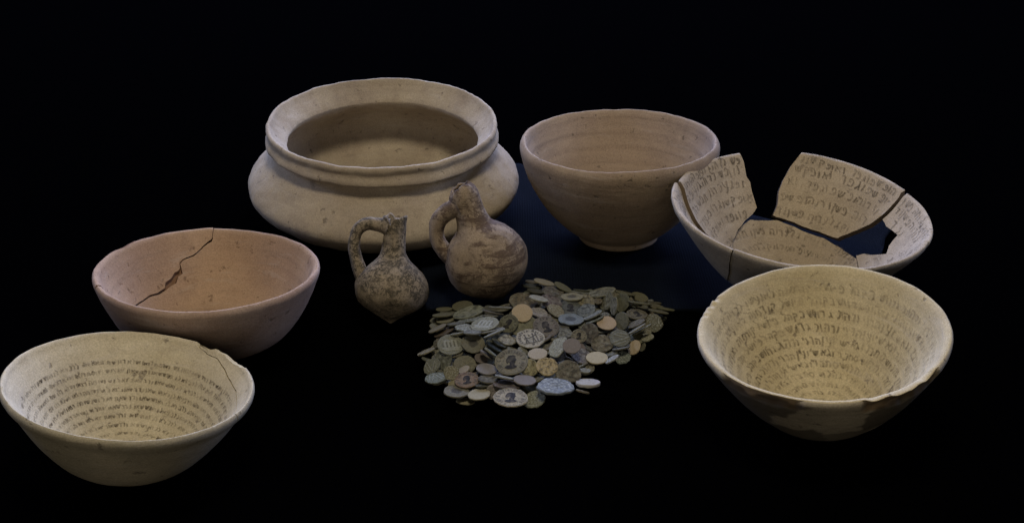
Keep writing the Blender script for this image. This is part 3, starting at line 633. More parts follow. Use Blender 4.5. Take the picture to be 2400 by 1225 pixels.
# ---- orange bowl with a long open crack
O = B['O']
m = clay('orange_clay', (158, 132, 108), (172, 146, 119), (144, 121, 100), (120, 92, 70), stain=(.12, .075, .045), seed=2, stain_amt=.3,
         outer=((150, 126, 108), (164, 142, 124)))
root = thing('cracked_bowl', O.loc, 'plain orange bowl with a jagged open crack across its inside', 'bowl')
CK = [(-.1564, .9877, .0012), (-.158, .956, .0018), (-.1571, .905, .002), (-.165, .885, .006), (-.195, .865, .004), (-.2232, .833, .002), (-.2753, .7565, .0022), (-.3718, .6707, .0016),
      (-.3887, .6343, .003), (-.368, .600, .006), (-.3618, .570, .012), (-.3763, .5374, .015), (-.3912, .4831, .017), (-.4095, .4315, .014), (-.4155, .3874, .007),
      (-.4469, .3188, .0055), (-.4971, .2588, .004), (-.5194, .1891, .003), (-.5606, .0639, .004), (-.64, -.12, .002), (-.72, -.28, .0018), (-.80, -.44, .0018), (-.8655, -.5005, .0022)]
def side(sg, seed):
    c = [(x, y) for x, y, w_ in CK]; out = []
    for i, (x, y, w_) in enumerate(CK):
        a = c[max(0, i-1)]; b = c[min(len(c)-1, i+1)]; dx, dy = b[0]-a[0], b[1]-a[1]; l = math.hypot(dx, dy); ww = 1+(.45 if w_ > .008 else 0)*(1+math.sin(i*2.9+seed*2))
        out.append((x-sg*dy/l*w_*ww, y+sg*dx/l*w_*ww))
    return jag(out, .0045, .014, 0 if True else seed)
left = side(-1, 1); right = side(1, 2)
left[0] = (math.cos(R(99.3)), math.sin(R(99.3))); right[0] = (math.cos(R(98.9)), math.sin(R(98.9)))
left[-1] = (math.cos(R(209.8)), math.sin(R(209.8))); right[-1] = (math.cos(R(210.3)), math.sin(R(210.3)))
def lift(V): return V+np.array([0, 0, .0006])
rim_left = [( (1-.012*math.exp(-((t-153)/5)**2))*math.cos(R(t)), (1-.012*math.exp(-((t-153)/5)**2))*math.sin(R(t))) for t in np.arange(208.6, 99.5, -1.3)]
put('rim_sherd', piece(O, left+rim_left, lift), O, m, root)
put('bowl_body', piece(O, right+arc(210.4, 458.8)), O, m, root)

fill = [(x, y) for x, y, w_ in CK[7:20]]
def off(P, d):
    out = []
    for i in range(len(P)):
        a = P[max(0, i-1)]; b = P[min(len(P)-1, i+1)]; l = math.hypot(b[0]-a[0], b[1]-a[1]); out.append((P[i][0]-(b[1]-a[1])/l*d, P[i][1]+(b[0]-a[0])/l*d))
    return out
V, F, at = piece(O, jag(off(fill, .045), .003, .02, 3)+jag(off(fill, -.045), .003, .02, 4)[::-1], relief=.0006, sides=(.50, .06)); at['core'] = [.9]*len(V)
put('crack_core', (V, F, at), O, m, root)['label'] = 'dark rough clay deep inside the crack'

# ---- deep plain bowl on a ring foot
v = B['B2']
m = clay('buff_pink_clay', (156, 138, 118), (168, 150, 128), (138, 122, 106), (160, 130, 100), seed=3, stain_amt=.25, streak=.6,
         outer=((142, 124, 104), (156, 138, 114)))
root = thing('footed_bowl', v.loc, 'deep plain buff bowl on a ring foot at the back', 'bowl')
put('bowl_body', whole(v), v, m, root)

# ---- large broken bowl held together from sherds
BR = B['BR']
m = clay('sandy_clay', (158, 144, 121), (172, 158, 134), (142, 130, 110), (92, 79, 62), seed=4, stain_amt=.3,
         outer=((146, 136, 118), (170, 158, 136)))
root = thing('broken_bowl', BR.loc, 'large broken bowl of fitted sherds with gaps in its back wall', 'bowl', 'shallow bowls inside covered with writing')
def mv(dx, dy, dz): return lambda V: V+np.array([dx, dy, dz])
AC = [(-.2722, .4811), (-.3224, .3911), (-.3613, .2925), (-.372, .215)]
AD = [(-.372, .215), (-.50, .15), (-.64, .095), (-.7725, .0999), (-.8548, .1817), (-.905, .2785), (-.94, .315), (math.cos(R(161.0)), math.sin(R(161.0)))]
loopA = jag([(math.cos(R(111.5)), math.sin(R(111.5))), (-.3275, .8758), (-.294, .7863), (-.2542, .7598), (-.2348, .7018), (-.1829, .5981), (-.2104, .5482)]+AC+AD[1:], .005, .03, 3)+arc(160.9, 111.6)
PB = [(math.cos(R(21.8)), math.sin(R(21.8))), (.8794, .3318), (.8042, .3047), (.7206, .2888), (.6282, .2863), (.5072, .3108), (.3967, .3156), (.2792, .4139), (.1254, .503), (-.034, .5556),
      (.0055, .6292), (.0126, .7209), (.0489, .7997), (.1093, .8901), (math.cos(R(78.5)), math.sin(R(78.5)))]
loopB = jag(PB, .005, .03, 4)+arc(78.4, 21.9)
CT = [(-.366, .12), (-.3558, .2355), (-.3309, .3426), (-.269, .4476), (-.2056, .509), (-.1072, .5267), (0., .5375), (.1226, .4919), (.3111, .3707), (.4083, .2453), (.4788, .0931)]
loopC = jag(CT+[(.46, -.03), (.30, -.30), (.0, -.38), (-.25, -.26), (-.366, .12)], .004, .03, 5)
DE = [(-.3695, .09), (-.42, -.20), (-.50, -.42), (-.585, -.62), (math.cos(R(230.2)), math.sin(R(230.2)))]
loopD = jag([(p[0]-.006, p[1]-.010) for p in AD[::-1]]+DE[1:], .004, .03, 6)
loopD[0] = (math.cos(R(162.2)), math.sin(R(162.2)))
loopD[-1] = (math.cos(R(230.0)), math.sin(R(230.0))); loopD += arc(229.9, 162.4)
FH = [(.9289, .3281), (.8794, .3218), (.8042, .2927), (.7206, .2778), (.7333, .1965), (.7584, .1133), (.774, .027), (.7285, .0127), (.6903, -.012), (.6549, -.0804), (.7243, -.2145), (.7798, -.331), (.815, -.42), (math.cos(R(-29)), math.sin(R(-29)))]
loopF = jag([(math.cos(R(20.6)), math.sin(R(20.6)))]+FH[1:], .005, .03, 7)+arc(-28.8, 20.4)
loopE = jag([(math.cos(R(-29.5)), math.sin(R(-29.5))), (.812, -.426), (.7768, -.334), (.7213, -.2175), (.6519, -.0834), (.5301, .0887), (.482, .11), (.464, -.032), (.303, -.305), (.0, -.385), (-.254, -.265), (-.366, .085),
            (-.4165, -.203), (-.4965, -.423), (-.5815, -.623), (math.cos(R(230.5)), math.sin(R(230.5)))], .004, .03, 8)+arc(231, 330.3)
rnd_f = random.Random(8)
def inside(x, y, poly):
    r = False
    for (x1, y1), (x2, y2) in zip(poly, poly[1:]+poly[:1]):
        if (y1 > y) != (y2 > y) and x < (x2-x1)*(y-y1)/(y2-y1)+x1: r = not r
    return r
BRW = ' dpgvpw pvhnd vzwp hvdnlg qvvdsh pvun ghvdl wpzv nvd kugp vdgnw qpvav '
for nm, lab, lp, off in (('wall_sherd', 'upright left sherd with a broken corner', loopA, (.0018, -.0018, .0006)),
                         ('wall_sherd', 'big back sherd lettered in bold rows', loopB, (.0, .0015, .0008)),
                         ('base_sherd', None, loopC, (0, 0, -.0006)),
                         ('rim_sherd', 'narrow left rim sherd', loopD, (-.0004, -.0002, -.0003)),
                         ('rim_sherd', 'long front rim sherd', loopE, (0, 0, 0)),
                         ('rim_sherd', 'pale right rim sherd', loopF, (.0006, 0, -.0004))):
    xf = mv(*off)
    ob = put(nm, piece(BR, lp, xf), BR, m, root)
    if lab: ob['label'] = lab
    V, F, A = [], [], []
    for n_, (s, ink, hh) in enumerate([(.962, .8, .0056), (.892, .95, .0062), (.805, .85, .0062), (.700, .8, .006), (.600, .6, .0056), (.475, .6, .0052), (.375, .5, .0046), (.25, .4, .004)]):
        a = text_row(BR, s-.035, hh, BRW, 230, -128, ink*.68, .00062, random.Random(n_+20),
                     keep=lambda s_, t_: (lp is not loopF or s_ > .80 or math.degrees(t_) % 360 < 60 and rnd_f.random() < .45) and inside((s_+.02)*math.cos(t_), (s_+.02)*math.sin(t_), lp) and inside((s_+.02)*math.cos(t_-.05), (s_+.02)*math.sin(t_-.05), lp) and inside((s_+.02)*math.cos(t_+.04), (s_+.02)*math.sin(t_+.04), lp), start=n_*11)
        o_ = len(V); V += a[0]; F += [tuple(i+o_ for i in f) for f in a[1]]; A += a[2]
    if V: ink_obj('inscription', BR, (V, F, A), ob, xf)

# ---- bowl with spiral writing, front right, with a flaked rim
FR = B['FR']
def flake(t, t0, t1, soft=4.):
    t = np.degrees(t) % 360
    return np.clip((t-t0)/soft, 0, 1)*np.clip((t1-t)/soft, 0, 1)
def chipf(r, z, u, th, sd):
    j = .5+.22*np.sin(th*11+1)+.16*np.sin(th*23+u*9)+.12*np.sin(th*41+2-u*14)
    d1 = flake(th, 208, 250)*np.clip((u-(.93-.03*j))/.05, 0, 1)
    d2 = flake(th, 274, 318)*np.clip((u-(.90-.05*j))/.06, 0, 1)
    d = np.where(sd < .9, np.maximum(d1*.65, d2*(.8+.3*j)), 0.)
    r = r-d*.0036
    z = z-flake(th, 276, 316, 3.)*np.clip((u-.95)/.05, 0, 1)*.0026*(.3+j)-flake(th, 138, 160)*np.clip((u-.97)/.03, 0, 1)*.0011*(1+np.sin(th*47)*.6+np.sin(th*71+2)*.6)
    return r, z
FR.chips = (chipf,)
def corefr(u, t, s):
    d1 = flake(t, 208, 250)*np.clip((u-.92)/.02, 0, 1)*np.clip((1.0-u)/.01, 0, 1)
    d2 = flake(t, 274, 318)*np.clip((u-.88)/.02, 0, 1)
    return np.where(s < .5, np.maximum(d1, d2), 0)
def fr_mat():
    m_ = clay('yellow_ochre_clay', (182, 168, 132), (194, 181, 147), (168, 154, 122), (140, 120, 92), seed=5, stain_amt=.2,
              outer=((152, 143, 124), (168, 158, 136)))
    return m_
m = fr_mat()
root = thing('inscribed_bowl', FR.loc, 'ochre bowl at the front right with faded writing and dark stained chipped rim', 'bowl', 'shallow bowls inside covered with writing')
data = whole(FR, 360, core=corefr, nr=110)
V, F, at = data
T_ = np.tile(np.linspace(0, 2*np.pi, 361)[:-1], len(V)//360); n_in = at['outer'] < .5
nu = len(V)//360
uu = np.r_[np.linspace(0, 1, (nu+1)//2), np.linspace(1, 0, (nu+1)//2)[1:]]
Uo = np.repeat(uu, 360)
dg = np.degrees(T_) % 360
nz = np.array([noise.noise(Vector(p)*55)+.5*noise.noise(Vector(p)*150) for p in V])
def patch(t0, t1, u0, u1, k_=0):
    g_ = dg+(Uo-.8)*k_
    a = np.minimum(np.minimum((g_-t0)/60, (t1-g_)/60), np.minimum((Uo-u0)/.5, (u1-Uo)/.3))
    return np.clip((a+nz*.17+.02)/.05, 0, 1)
dirt = np.maximum(patch(176, 262, .02, .945), patch(272, 322, .50, .985, 40)); dirt = np.maximum(dirt, patch(240, 296, .0, .58)*.75)
dirt = dirt*(1-patch(243, 282, .56, .99, -75)*.92)
dirt = np.maximum(dirt, np.clip(flake(T_, 276, 316)*np.clip((Uo-.86)/.03, 0, 1)*(.75+nz*.5), 0, 1)*.8)
at['dirt'] = np.where(n_in, 0, dirt*.74)
put('bowl_body', (V, F, at), FR, m, root)
FRW = 'vdnw avvh wnyd hvngw lvaay hddl vwunal hnmdvq lwvyp lhqb wvvdg kvhdn yndhz uvyw agv dbts wvlhg vdav '
for n_, (s, ink) in enumerate([(.872, .40), (.790, .5), (.705, .66), (.622, .62), (.540, .7), (.462, .72), (.388, .62), (.316, .6), (.240, .55), (.165, .5), (.09, .4)]):
    ink_obj('text_line', FR, text_row(FR, s-.038, .0050-.00010*n_, FRW, 222, -46, ink*.74, .00058, random.Random(n_+50), start=n_*9, lean=-.12), root)

# ---------------------------------------------------------------- wide-mouthed cooking pot
def lathe(prof, nt=320, wob=.004, seed=0, axis=None):
    prof = np.array(prof, float); rng = random.Random(seed); ph = [rng.random()*6.28 for _ in range(8)]
    T = np.linspace(0, 2*np.pi, nt+1)[:-1]; r = prof[:, 0][:, None]; z = prof[:, 1][:, None]
    H = prof[:, 1].max()
    zz = z/H
    w_ = 1+wob*(np.sin(2*T+ph[0])+.7*np.sin(3*T+ph[1])+.5*np.sin(5*T+ph[2]+zz*3)+.25*np.sin(11*T+ph[3]))[...]*1.
    w_ = 1+(w_-1)*np.clip(zz*1.5, 0, 1)
    dz = wob*H*1.5*(.8*np.sin(2*T+ph[4])+.5*np.sin(3*T+ph[5])+.22*np.sin(8*T+ph[6])+.12*np.sin(19*T+ph[7]))*np.clip(zz-.5, 0, 1)*2
    V = np.stack([r*w_*np.cos(T), r*w_*np.sin(T), z+dz], -1).reshape(-1, 3)
    return V, grid_faces(len(prof), nt, flip=False)
def pot():
    loc = np.array([-.1065, .990, 0]); Rm = .1125; H = .086
    outp = [(0, 0), (.30, .0), (.52, .03), (.72, .10), (.87, .19), (.96, .28), (1.0, .375), (.985, .45), (.93, .54), (.87, .62), (.815, .70), (.785, .75),
            (.775, .785), (.785, .80), (.838, .812), (.848, .835), (.840, .865), (.828, .895), (.822, .925), (.832, .95), (.832, .98), (.822, 1.0)]
    inp = [(.808, 1.0), (.798, .975), (.782, .935), (.745, .885), (.708, .84), (.690, .805), (.698, .77), (.75, .71), (.84, .63), (.915, .52), (.945, .42), (.92, .32),
           (.84, .22), (.70, .14), (.5, .08), (.28, .055), (0, .055)]
    p = smooth(outp+inp, 210, 3)*np.array([Rm, H])
    p[:, 0] = np.maximum(p[:, 0], .0002)
    V, F = lathe(p, 340, .0035, 5)
    tx, ty = R(3.4), R(.8); M = np.array(Matrix.Rotation(ty, 3, 'Y')@Matrix.Rotation(tx, 3, 'X'))
    V = V@M.T; V[:, 2] -= V[:, 2].min(); V = relief_pts(V+loc, .0007)-loc
    F = [tuple(reversed(f)) for f in F]
    m = clay('grey_buff_clay', (158, 144, 122), (174, 161, 138), (142, 128, 110), (160, 140, 110), seed=6, stain_amt=.75)
    root = thing('cooking_pot', loc, 'large wide-mouthed buff pot with a thick collared rim behind the juglets', 'pot')
    n = len(V)
    # split the collar from the body where the neck meets it
    nt = 340; rows = len(p)
    zc = p[:, 1]/H; i0 = next(i for i in range(rows) if zc[i] > .785 and i < rows*.6); i1 = next(i for i in range(rows-1, 0, -1) if zc[i] > .79)
    def sub(a, b):
        VV = V[a*nt:(b+1)*nt]; k_ = b-a+1
        return VV, grid_faces(k_, nt, flip=True)
    for nm, parts in (('pot_body', [(0, i0), (i1, rows-1)]), ('rim', [(i0, i1)])):
        A, FF = [], []
        for a, b in parts:
            VV, G = sub(a, b); o_ = len(A); A += list(VV); FF += [tuple(i+o_ for i in f) for f in G]
        z0 = np.zeros(len(A)); link(nm, mesh_from(nm, A, [tuple(reversed(f)) for f in FF], True, dict(core=z0, dirt=z0, outer=z0)), m, root)
pot()

# ---------------------------------------------------------------- two small juglets
def juglet_mat(name, c1, c2, crust, seed, band):
    k = NT(name); off = (seed*3.1, seed, seed*2.)
    b = k.mapping((1, 1, 1), off)
    c = k.mix(k.ramp(k.noise(35, 5, .6, b), .35, .65), lin(c1), lin(c2))
    n1 = k.noise(230, 6, .74, b, 1.4); n2 = k.noise(38, 5, .6, b, .8)
    if band:
        st = k.noise(60, 6, .7, k.mapping((.5, .5, 3.2), off), .7)
        f = k.math('MULTIPLY', k.ramp(st, .48, .55), k.ramp(n2, .42, .52)); f = k.math('MAXIMUM', f, k.math('MULTIPLY', k.ramp(n1, .47, .55, 0, .9), k.ramp(n2, .47, .55)))
    else:
        n3 = k.noise(320, 5, .75, b, 1.5)
        f = k.math('MULTIPLY', k.ramp(n1, .49, .53), k.ramp(n2, .40, .52)); f = k.math('MAXIMUM', f, k.math('MULTIPLY', k.ramp(n3, .52, .58, 0, .85), k.ramp(n2, .38, .5, .25, 1)))
    f = k.math('MULTIPLY', f, .85)
    c = k.mix(f, c, lin(crust))
    c = k.mix(k.attr('dirt'), c, lin((60, 54, 46)))
    g = k.noise(1000, 2, .6, b); c = k.mix(1., c, k.gray(k.ramp(g, .25, .75, .78, 1.22)), 'MULTIPLY')
    n = k.bump(f, .5, .0003); n = k.bump(n1, .3, .0004, n); n = k.bump(g, .5, .0002, n)
    return k.done(c, .92, n, .15)
def juglet(label, loc, prof, sx, sz, lean, roll, hpath, hr, m, seed, notch):
    root = thing('juglet', loc, label, 'juglet', 'small one-handled juglets')
    M = Matrix.Rotation(R(lean), 3, 'Y')@Matrix.Rotation(R(-roll), 3, 'X')
    p = smooth(prof, 120, 3)*np.array([sx, sz])
    inner = [(max(.0002, r-.0028), z) for r, z in p[::-1] if z > p[-1][1]*.72]; inner[0] = (p[-1][0]-.0012, p[-1][1]+.0004)
    inner.append((.0002, inner[-1][1]-.001))
    q = np.array(list(p)+inner); q[:, 0] = np.maximum(q[:, 0], .0002)
    V, F = lathe(q, 160, .008, seed); F = [tuple(f) for f in F]
    zt = p[-1][1]; ang = np.arctan2(V[:, 1], V[:, 0]); f = np.clip((V[:, 2]-zt*.86)/(zt*.14), 0, 1)
    V[:, 2] += f*notch(ang)*.001
    V = relief_pts(V+seed, .0009)-seed
    MM = np.array(M); V = V@MM.T
    zmin = V[:, 2].min(); V[:, 2] -= zmin
    z0 = np.zeros(len(V))
    dirt = np.clip((.010-V[:, 2])/.008, 0, 1)*0
    link('jug_body', mesh_from('jug_body', V, F, True, dict(dirt=dirt)), m, root)
    # handle: a flattened strap swept along a path in the jug's own xz plane
    P = np.array([(x*sx, 0, z*sz) for x, z in hpath])
    for _ in range(3):
        Q = [P[0]]
        for a, b in zip(P[:-1], P[1:]): Q += [a*.75+b*.25, a*.25+b*.75]
        Q.append(P[-1]); P = np.array(Q)
    d = np.gradient(P, axis=0); d /= np.linalg.norm(d, axis=1)[:, None]; n = len(P); k_ = 20; V = []
    for i in range(n):
        t = i/(n-1); a = np.interp(t, [0, .15, .5, .85, 1], hr)*sx; bwid = a*1.25
        nn = np.array([-d[i][2], 0, d[i][0]])
        for j in range(k_):
            th = 2*math.pi*j/k_; V.append(P[i]+nn*a*math.cos(th)+np.array([0, 1, 0])*bwid*math.sin(th))
    F = grid_faces(n, k_); F += [tuple(range(k_))[::-1], tuple((n-1)*k_+j for j in range(k_))]
    V = relief_pts(np.array(V)+seed, .0009)-seed; V = V@MM.T; V[:, 2] -= zmin
    link('handle', mesh_from('handle', V, F, True, dict(dirt=np.zeros(len(V)))), m, root)
    return root
px1 = .000292
juglet('small juglet with a pointed base, notched broken mouth and dark speckled crust', (-.0866, .8005, 0),
       [(0, 0), (5, 2), (12, 7), (28, 16), (52, 28), (72, 42), (85, 59), (90, 79), (89, 100), (80, 120), (64, 137), (47, 150), (35, 163), (29, 180), (27, 200), (26, 220), (27, 240), (30, 262)],
       px1, px1*1.0, 3, 24, [(-62, 96), (-78, 122), (-90, 150), (-97, 180), (-98, 206), (-90, 230), (-66, 243), (-42, 240), (-16, 234)], (24, 17, 14, 16.5, 23),
       juglet_mat('crusted_clay', (126, 115, 97), (142, 129, 108), (60, 56, 47), 1, False), 1,
       lambda a: -6.5*np.exp(-((a+1.9)/.32)**2)+1.2*np.sin(3*a+1)+.5*np.sin(7*a)-.5)
px2 = .000305
juglet('larger round juglet with brown streaks leaning left onto the pot', (-.0085, .8335, .002),
       [(0, 0), (14, 1), (28, 6), (50, 18), (74, 36), (91, 58), (99, 84), (99, 110), (90, 136), (76, 158), (60, 174), (45, 186), (39, 198), (36, 216), (36, 234), (37, 250), (36, 266), (32, 278), (25, 286)],
       px2, px2*1.0, -20, 14, [(-62, 108), (-80, 132), (-93, 160), (-97, 188), (-88, 214), (-70, 232), (-46, 240), (-16, 242)], (30, 20, 17.5, 21, 31),
       juglet_mat('streaked_clay', (126, 112, 95), (142, 127, 107), (76, 62, 53), 2, True), 3,
       lambda a: 1.8*np.sin(a+1)+.6*np.sin(5*a))

# ---------------------------------------------------------------- coins
def seg_d(X, Y, segs):
    d = np.full(X.shape, 9.)
    for x0, y0, x1, y1 in segs:
        dx, dy = x1-x0, y1-y0; L2 = dx*dx+dy*dy+1e-9
        t = np.clip(((X-x0)*dx+(Y-y0)*dy)/L2, 0, 1); d = np.minimum(d, np.hypot(X-x0-t*dx, Y-y0-t*dy))
    return d
LT = dict(I=[(.5, 0, .5, 1)], M=[(0, 0, .1, 1), (.1, 1, .5, .3), (.5, .3, .9, 1), (.9, 1, 1, 0)], P=[(.1, 0, .1, 1), (.1, 1, .8, .9), (.8, .9, .8, .6), (.8, .6, .1, .5)],
          C=[(.9, .9, .4, 1), (.4, 1, .1, .5), (.1, .5, .4, 0), (.4, 0, .9, .1)], A=[(0, 0, .5, 1), (.5, 1, 1, 0), (.2, .4, .8, .4)], V=[(0, 1, .5, 0), (.5, 0, 1, 1)],
          G=[(.9, .9, .4, 1), (.4, 1, .1, .5), (.1, .5, .4, 0), (.4, 0, .9, .1), (.9, .1, .9, .5), (.9, .5, .6, .5)], N=[(.1, 0, .1, 1), (.1, 1, .9, 0), (.9, 0, .9, 1)],
          O=[(.5, 0, .1, .5), (.1, .5, .5, 1), (.5, 1, .9, .5), (.9, .5, .5, 0)], R=[(.1, 0, .1, 1), (.1, 1, .8, .9), (.8, .9, .8, .6), (.8, .6, .1, .5), (.3, .5, .9, 0)],
          D=[(.1, 0, .1, 1), (.1, 1, .8, .7), (.8, .7, .8, .3), (.8, .3, .1, 0)], S=[(.9, .9, .3, 1), (.3, 1, .2, .6), (.2, .6, .8, .4), (.8, .4, .7, 0), (.7, 0, .1, .1)], E=[(.1, 0, .1, 1), (.1, 1, .8, 1), (.1, .5, .7, .5), (.1, 0, .8, 0)])
def ring_text(txt, r0, h, a0, a1):
    S = []; n = len(txt); dl = (a1-a0)/n
    for i, ch in enumerate(txt):
        if ch == ' ': continue
        a = R(a0+dl*(i+.5)); u = np.array([math.cos(a), math.sin(a)]); t = np.array([math.sin(a), -math.cos(a)]); wd = abs(R(dl))*r0*.62
        for x0, y0, x1, y1 in LT[ch]:
            p = u*(r0+y0*h)+t*(x0-.5)*wd; q = u*(r0+y1*h)+t*(x1-.5)*wd; S.append((*p, *q))
    return S
def sm(x, a, b): t = np.clip((x-a)/(b-a), 0, 1); return t*t*(3-2*t)
def blob(X, Y, cx, cy, rx, ry, a=0):
    c, s = math.cos(a), math.sin(a); x = (X-cx)*c+(Y-cy)*s; y = -(X-cx)*s+(Y-cy)*c
    return 1-np.hypot(x/rx, y/ry)
def design(kind, X, Y, sd):
    r = np.hypot(X, Y); h = np.zeros_like(X); pat = np.zeros_like(X)
    N = np.array([noise.noise(Vector((x*3+sd*7, y*3, sd)))+.5*noise.noise(Vector((x*8+sd*7, y*8, sd))) for x, y in zip(X.ravel(), Y.ravel())]).reshape(X.shape)
    if kind == 'P':
        dot = sm(np.sin(np.arctan2(Y, X)*46), .2, .8)*(np.abs(r-.90) < .03)
        tx = ring_text('IMP C MAXIMIANVS P AVG'.replace('X', 'V'), .66, .17, 230, -50) if sd != 2 else ring_text('CARVS AVG PIVS', .66, .17, 220, -40)
        tx = [s for s in tx]
        let = 1-sm(seg_d(X, Y, tx), .018, .048)
        ring = 1-sm(np.abs(r-.90), .008, .028)
        head = np.maximum.reduce([blob(X, Y, .02, .16, .27, .30), blob(X, Y, .17, .10, .15, .11), blob(X, Y, .05, -.16, .15, .22), blob(X, Y, -.04, -.42, .36, .17), blob(X, Y, .06, .36, .24, .12), blob(X, Y, .12, -.06, .13, .10), blob(X, Y, -.22, .05, .09, .2)])
        hd = sm(head, -.06, .08); h = .22*let+.16*ring+.10*dot+.42*hd*(.75+.25*N); pat = np.maximum(hd*(.92+.5*N), let*.62+ring*.4)
    elif kind == 'F':
        seg = ring_text('CONCORDIA MILITVM'.replace('L', 'I').replace('T', 'I'), .68, .16, 215, -35); let = 1-sm(seg_d(X, Y, seg), .018, .048)
        fig = [(-.30, .28, -.28, -.05), (-.28, -.05, -.38, -.45), (-.28, -.05, -.20, -.45), (-.30, .12, -.08, .02), (-.30, .12, -.42, -.05),
               (.24, .28, .20, -.02), (.20, -.02, .10, -.45), (.20, -.02, .30, -.45), (.24, .12, .02, .06), (.24, .15, .40, .25), (.45, .45, .45, -.45), (-.55, -.5, .55, -.5), (-.03, -.62, -.03, -.72), (.05, -.62, .05, -.72)]
        if sd == 2: fig = [(-.42, .35, -.42, -.2), (-.14, .38, -.14, -.2), (.14, .38, .14, -.2), (.42, .35, .42, -.2), (-.6, -.35, .6, -.35), (-.5, -.52, .5, -.52)]
        d = seg_d(X, Y, fig); f = 1-sm(d, .02, .07 if sd != 2 else .12)
        hd = np.maximum.reduce([blob(X, Y, -.30, .38, .09, .10), blob(X, Y, .25, .38, .09, .10), blob(X, Y, -.02, .28, .07, .12)]); f = np.maximum(f, sm(hd, 0, .3))
        h = .35*f+.2*let; pat = np.maximum(f*.8, let*.8) if sd != 2 else np.where(f > .1, -f*.45, sm(blob(X, Y, 0, 0, .75, .5), 0, .3)*.35)
        h += .08*N
    elif kind == 'L':
        let = 1-sm(seg_d(X, Y, ring_text('IMP GORDIANVS AVG', .64, .2, 230, -50)), .02, .06)
        h = .25*let+.25*sm(blob(X, Y, 0, -.02, .42, .45), 0, .4)*(.6+N); pat = let*.35
    elif kind == 'C':
        h = -.45*sm(.55-r, 0, .3)+.22*np.exp(-((r-.62)/.07)**2)+.15*N; pat = sm(.46-r+N*.08, 0, .12)*.65
        h += .12*sm(np.sin(np.arctan2(Y, X)*22), .3, .8)*(np.abs(r-.82) < .07)
    elif kind == 'R':
        h = .35*np.exp(-((r-.80)/.06)**2)*(.6+.4*np.sin(np.arctan2(Y, X)*28))+.35*sm(N, .0, .3)*(r < .7); pat = sm(N, .1, .4)*.25
    elif kind == 'T':
        f = 1-sm(seg_d(X, Y, [(-.7, .30, .8, .18), (-.6, .25, .25, -.55), (-.75, -.1, -.1, -.6), (-.3, .6, .6, .52)]), .02, .09); h = .5*f+.18*N; pat = -f*.35+.15*sm(N, 0, .3)
    elif kind == 'X':
        M = np.array([noise.noise(Vector((x*6+sd*7, y*6, sd*3)))+.7*noise.noise(Vector((x*15, y*15, sd))) for x, y in zip(X.ravel(), Y.ravel())]).reshape(X.shape)
        h = .45*M+.2*N; pat = -sm(M, .12, .42)*.8+sm(-M, .2, .5)*.35
    elif kind == 'D': h = 1.1*sm(1-r, 0, .9)+.25*N-.3*sm(blob(X, Y, -.2, .05, .18, .12), 0, .4); pat = sm(blob(X, Y, -.2, .05, .18, .12), .1, .5)*.5
    elif kind == 'S': h = .05*N+.10*sm(1-r, 0, .6); pat = .08*N
    else:
        h = .22*N+.18*sm(np.abs(np.sin(X*5+N*3+sd)*np.cos(Y*4+sd)), .5, .9)*(r < .75)+.22*np.exp(-((r-.86)/.05)**2); pat = sm(N, .05, .4)*.6-sm(-N, .2, .5)*.25
    return h, pat
def coin_mesh(kind, sd, nr, nt):
    rng = random.Random(sd*31+ord(kind)); ph = [rng.random()*6.28 for _ in range(8)]
    T = np.linspace(0, 2*np.pi, nt+1)[:-1]; rg = dict(X=.05, G=.028, C=.03, T=.03, S=.014, F=.022).get(kind, .018)
    out = 1+rg*(np.sin(2*T+ph[0])*.9+.6*np.sin(3*T+ph[1])+.5*np.sin(5*T+ph[2])+.35*np.sin(9*T+ph[3])+.3*np.sin(14*T+ph[4])*(1 if kind != 'S' else .2))
    if kind in 'XCG' and sd % 2: out -= .12*np.exp(-((((T-ph[5]) % 6.283)-.6)/.22)**2)
    rr = np.r_[0.0005, np.linspace(0, .955, nr)[1:]]
    X = rr[:, None]*np.cos(T); Y = rr[:, None]*np.sin(T); h, pat = design(kind, X, Y, sd)
    rows = [np.stack([X*out, Y*out, .5+h*.42*sm(1-rr, 0, .05)[:, None]], -1)]; PT = [pat]
    for r_, z in ((.985, .42), (1.0, .18), (1.0, -.18), (.985, -.42), (.955, -.5)):
        rows.append(np.stack([r_*np.cos(T)*out, r_*np.sin(T)*out, np.full(nt, z)+.06*np.sin(7*T+ph[6])], -1)[None]); PT.append(np.zeros((1, nt)))
    rows.append(np.stack([.0005*np.cos(T), .0005*np.sin(T), np.full(nt, -.5)], -1)[None]); PT.append(np.zeros((1, nt)))
    V = np.concatenate(rows).reshape(-1, 3); pt = np.concatenate(PT).ravel()
    return mesh_from('coin_'+kind, V, grid_faces(len(V)//nt, nt), True, dict(patina=np.clip(pt, 0, 1), bright=np.clip(-pt, 0, 1)))
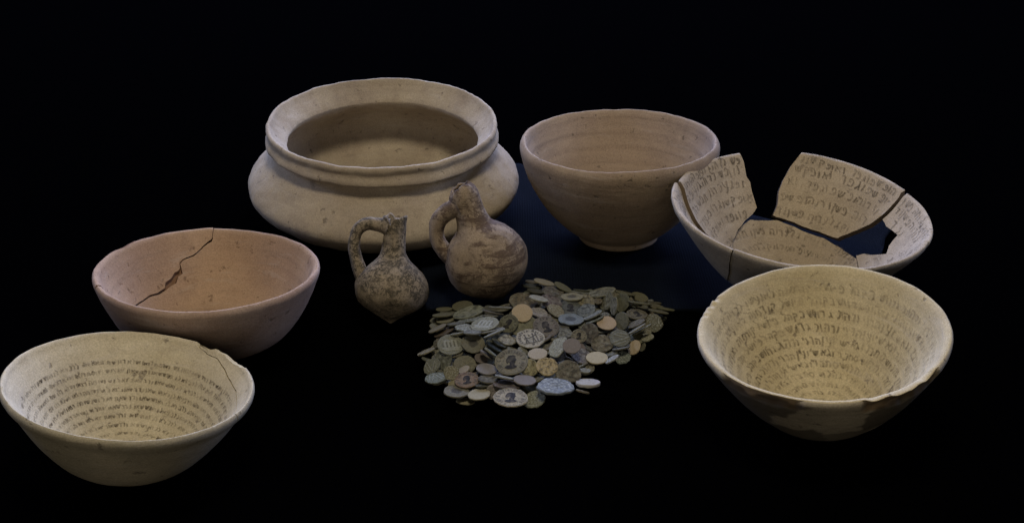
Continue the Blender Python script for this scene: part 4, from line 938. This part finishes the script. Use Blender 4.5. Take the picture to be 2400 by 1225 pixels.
def coin_mat(name, rough):
    k = NT(name); oi = k.n('ShaderNodeObjectInfo'); c = oi.outputs['Color']
    vm = k.n('ShaderNodeVectorMath', operation='ADD'); k.t.links.new(k.tc, vm.inputs[0])
    mr = k.n('ShaderNodeMath', operation='MULTIPLY'); k.t.links.new(oi.outputs['Random'], mr.inputs[0]); mr.inputs[1].default_value = 57.; k.t.links.new(mr.outputs[0], vm.inputs[1])
    vec = vm.outputs[0]
    n1 = k.noise(2.6, 6, .7, vec, .8); n2 = k.noise(7, 5, .75, vec, .6); n3 = k.noise(34, 3, .7, vec)
    if rough:
        c = k.mix(k.ramp(n1, .42, .66, 0, .55), c, (.11, .115, .085)); c = k.mix(k.ramp(n2, .48, .66, 0, .6), c, (.045, .040, .032)); c = k.mix(k.ramp(n2, .30, .42, .45, 0), c, (.26, .27, .21))
    else: c = k.mix(k.ramp(n2, .52, .75, 0, .35), c, (.16, .13, .09))
    c = k.mix(k.attr('patina'), c, (.022, .021, .020)); c = k.mix(k.math('MULTIPLY', k.attr('bright'), .8), c, (.36, .37, .32))
    c = k.mix(1., c, k.gray(k.ramp(n3, .25, .75, .55, 1.42)), 'MULTIPLY')
    k.b.inputs['Metallic'].default_value = .0
    n = k.bump(n2, 1. if rough else .4, .0005); n = k.bump(n3, .8, .00016, n)
    return k.done(c, .85 if rough else .95, n, .1 if rough else .05)
CM = dict(r=coin_mat('corroded_bronze', True), s=coin_mat('smooth_worn_coin', False))
LIB = {}
def get_mesh(kind, sd, hi):
    key = (kind, sd, hi)
    if key not in LIB:
        nr, nt = ((44, 190) if kind in 'PFL' else (20, 90)) if hi else (11, 44)
        me = coin_mesh(kind, sd, nr, nt); me.materials.append(CM['s' if kind in 'SD' else 'r']); LIB[key] = me
    return LIB[key]
pile = 'ancient coins in the heap'
for i, (kind, C_, n_, rad, th, c_, lab, hi) in enumerate(COINS):
    sd = i % 3 if hi else i % 2
    if lab and 'upright' in lab and kind == 'F': sd = 2
    if kind == 'P' and rad > 10: sd = 1 if 'largest' in lab else 0
    if kind == 'F' and 'standing' in lab: sd = 0
    o = bpy.data.objects.new('coin', get_mesh(kind, sd, hi)); col.objects.link(o)
    n = Vector(n_).normalized(); up = Vector((0, .44, .9)); up = (up-n*up.dot(n))
    if up.length < .05: up = Vector((1, 0, 0))-n*n.x
    up.normalize(); rt = up.cross(n); spin = random.uniform(-.35, .35) if kind in 'PF' else random.uniform(0, 6.28)
    M = Matrix((rt, up, n)).transposed()@Matrix.Rotation(spin, 3, 'Z')
    M = M.to_4x4(); M.translation = Vector(C_)*.001
    o.matrix_world = M@Matrix.Diagonal((rad*.001, rad*.001, th*.0007, 1))
    l = lin(c_); g = .88 if kind == 'S' else 1.14; av = sum(l)/3; o.color = tuple((v_*.62+av*.38)*g*q_ for v_, q_ in zip(l, (1.03, 1.02, .90)))+(1,)
    tag(o, lab or 'dull green grey coin half buried under the others in the heap', 'coin', pile)
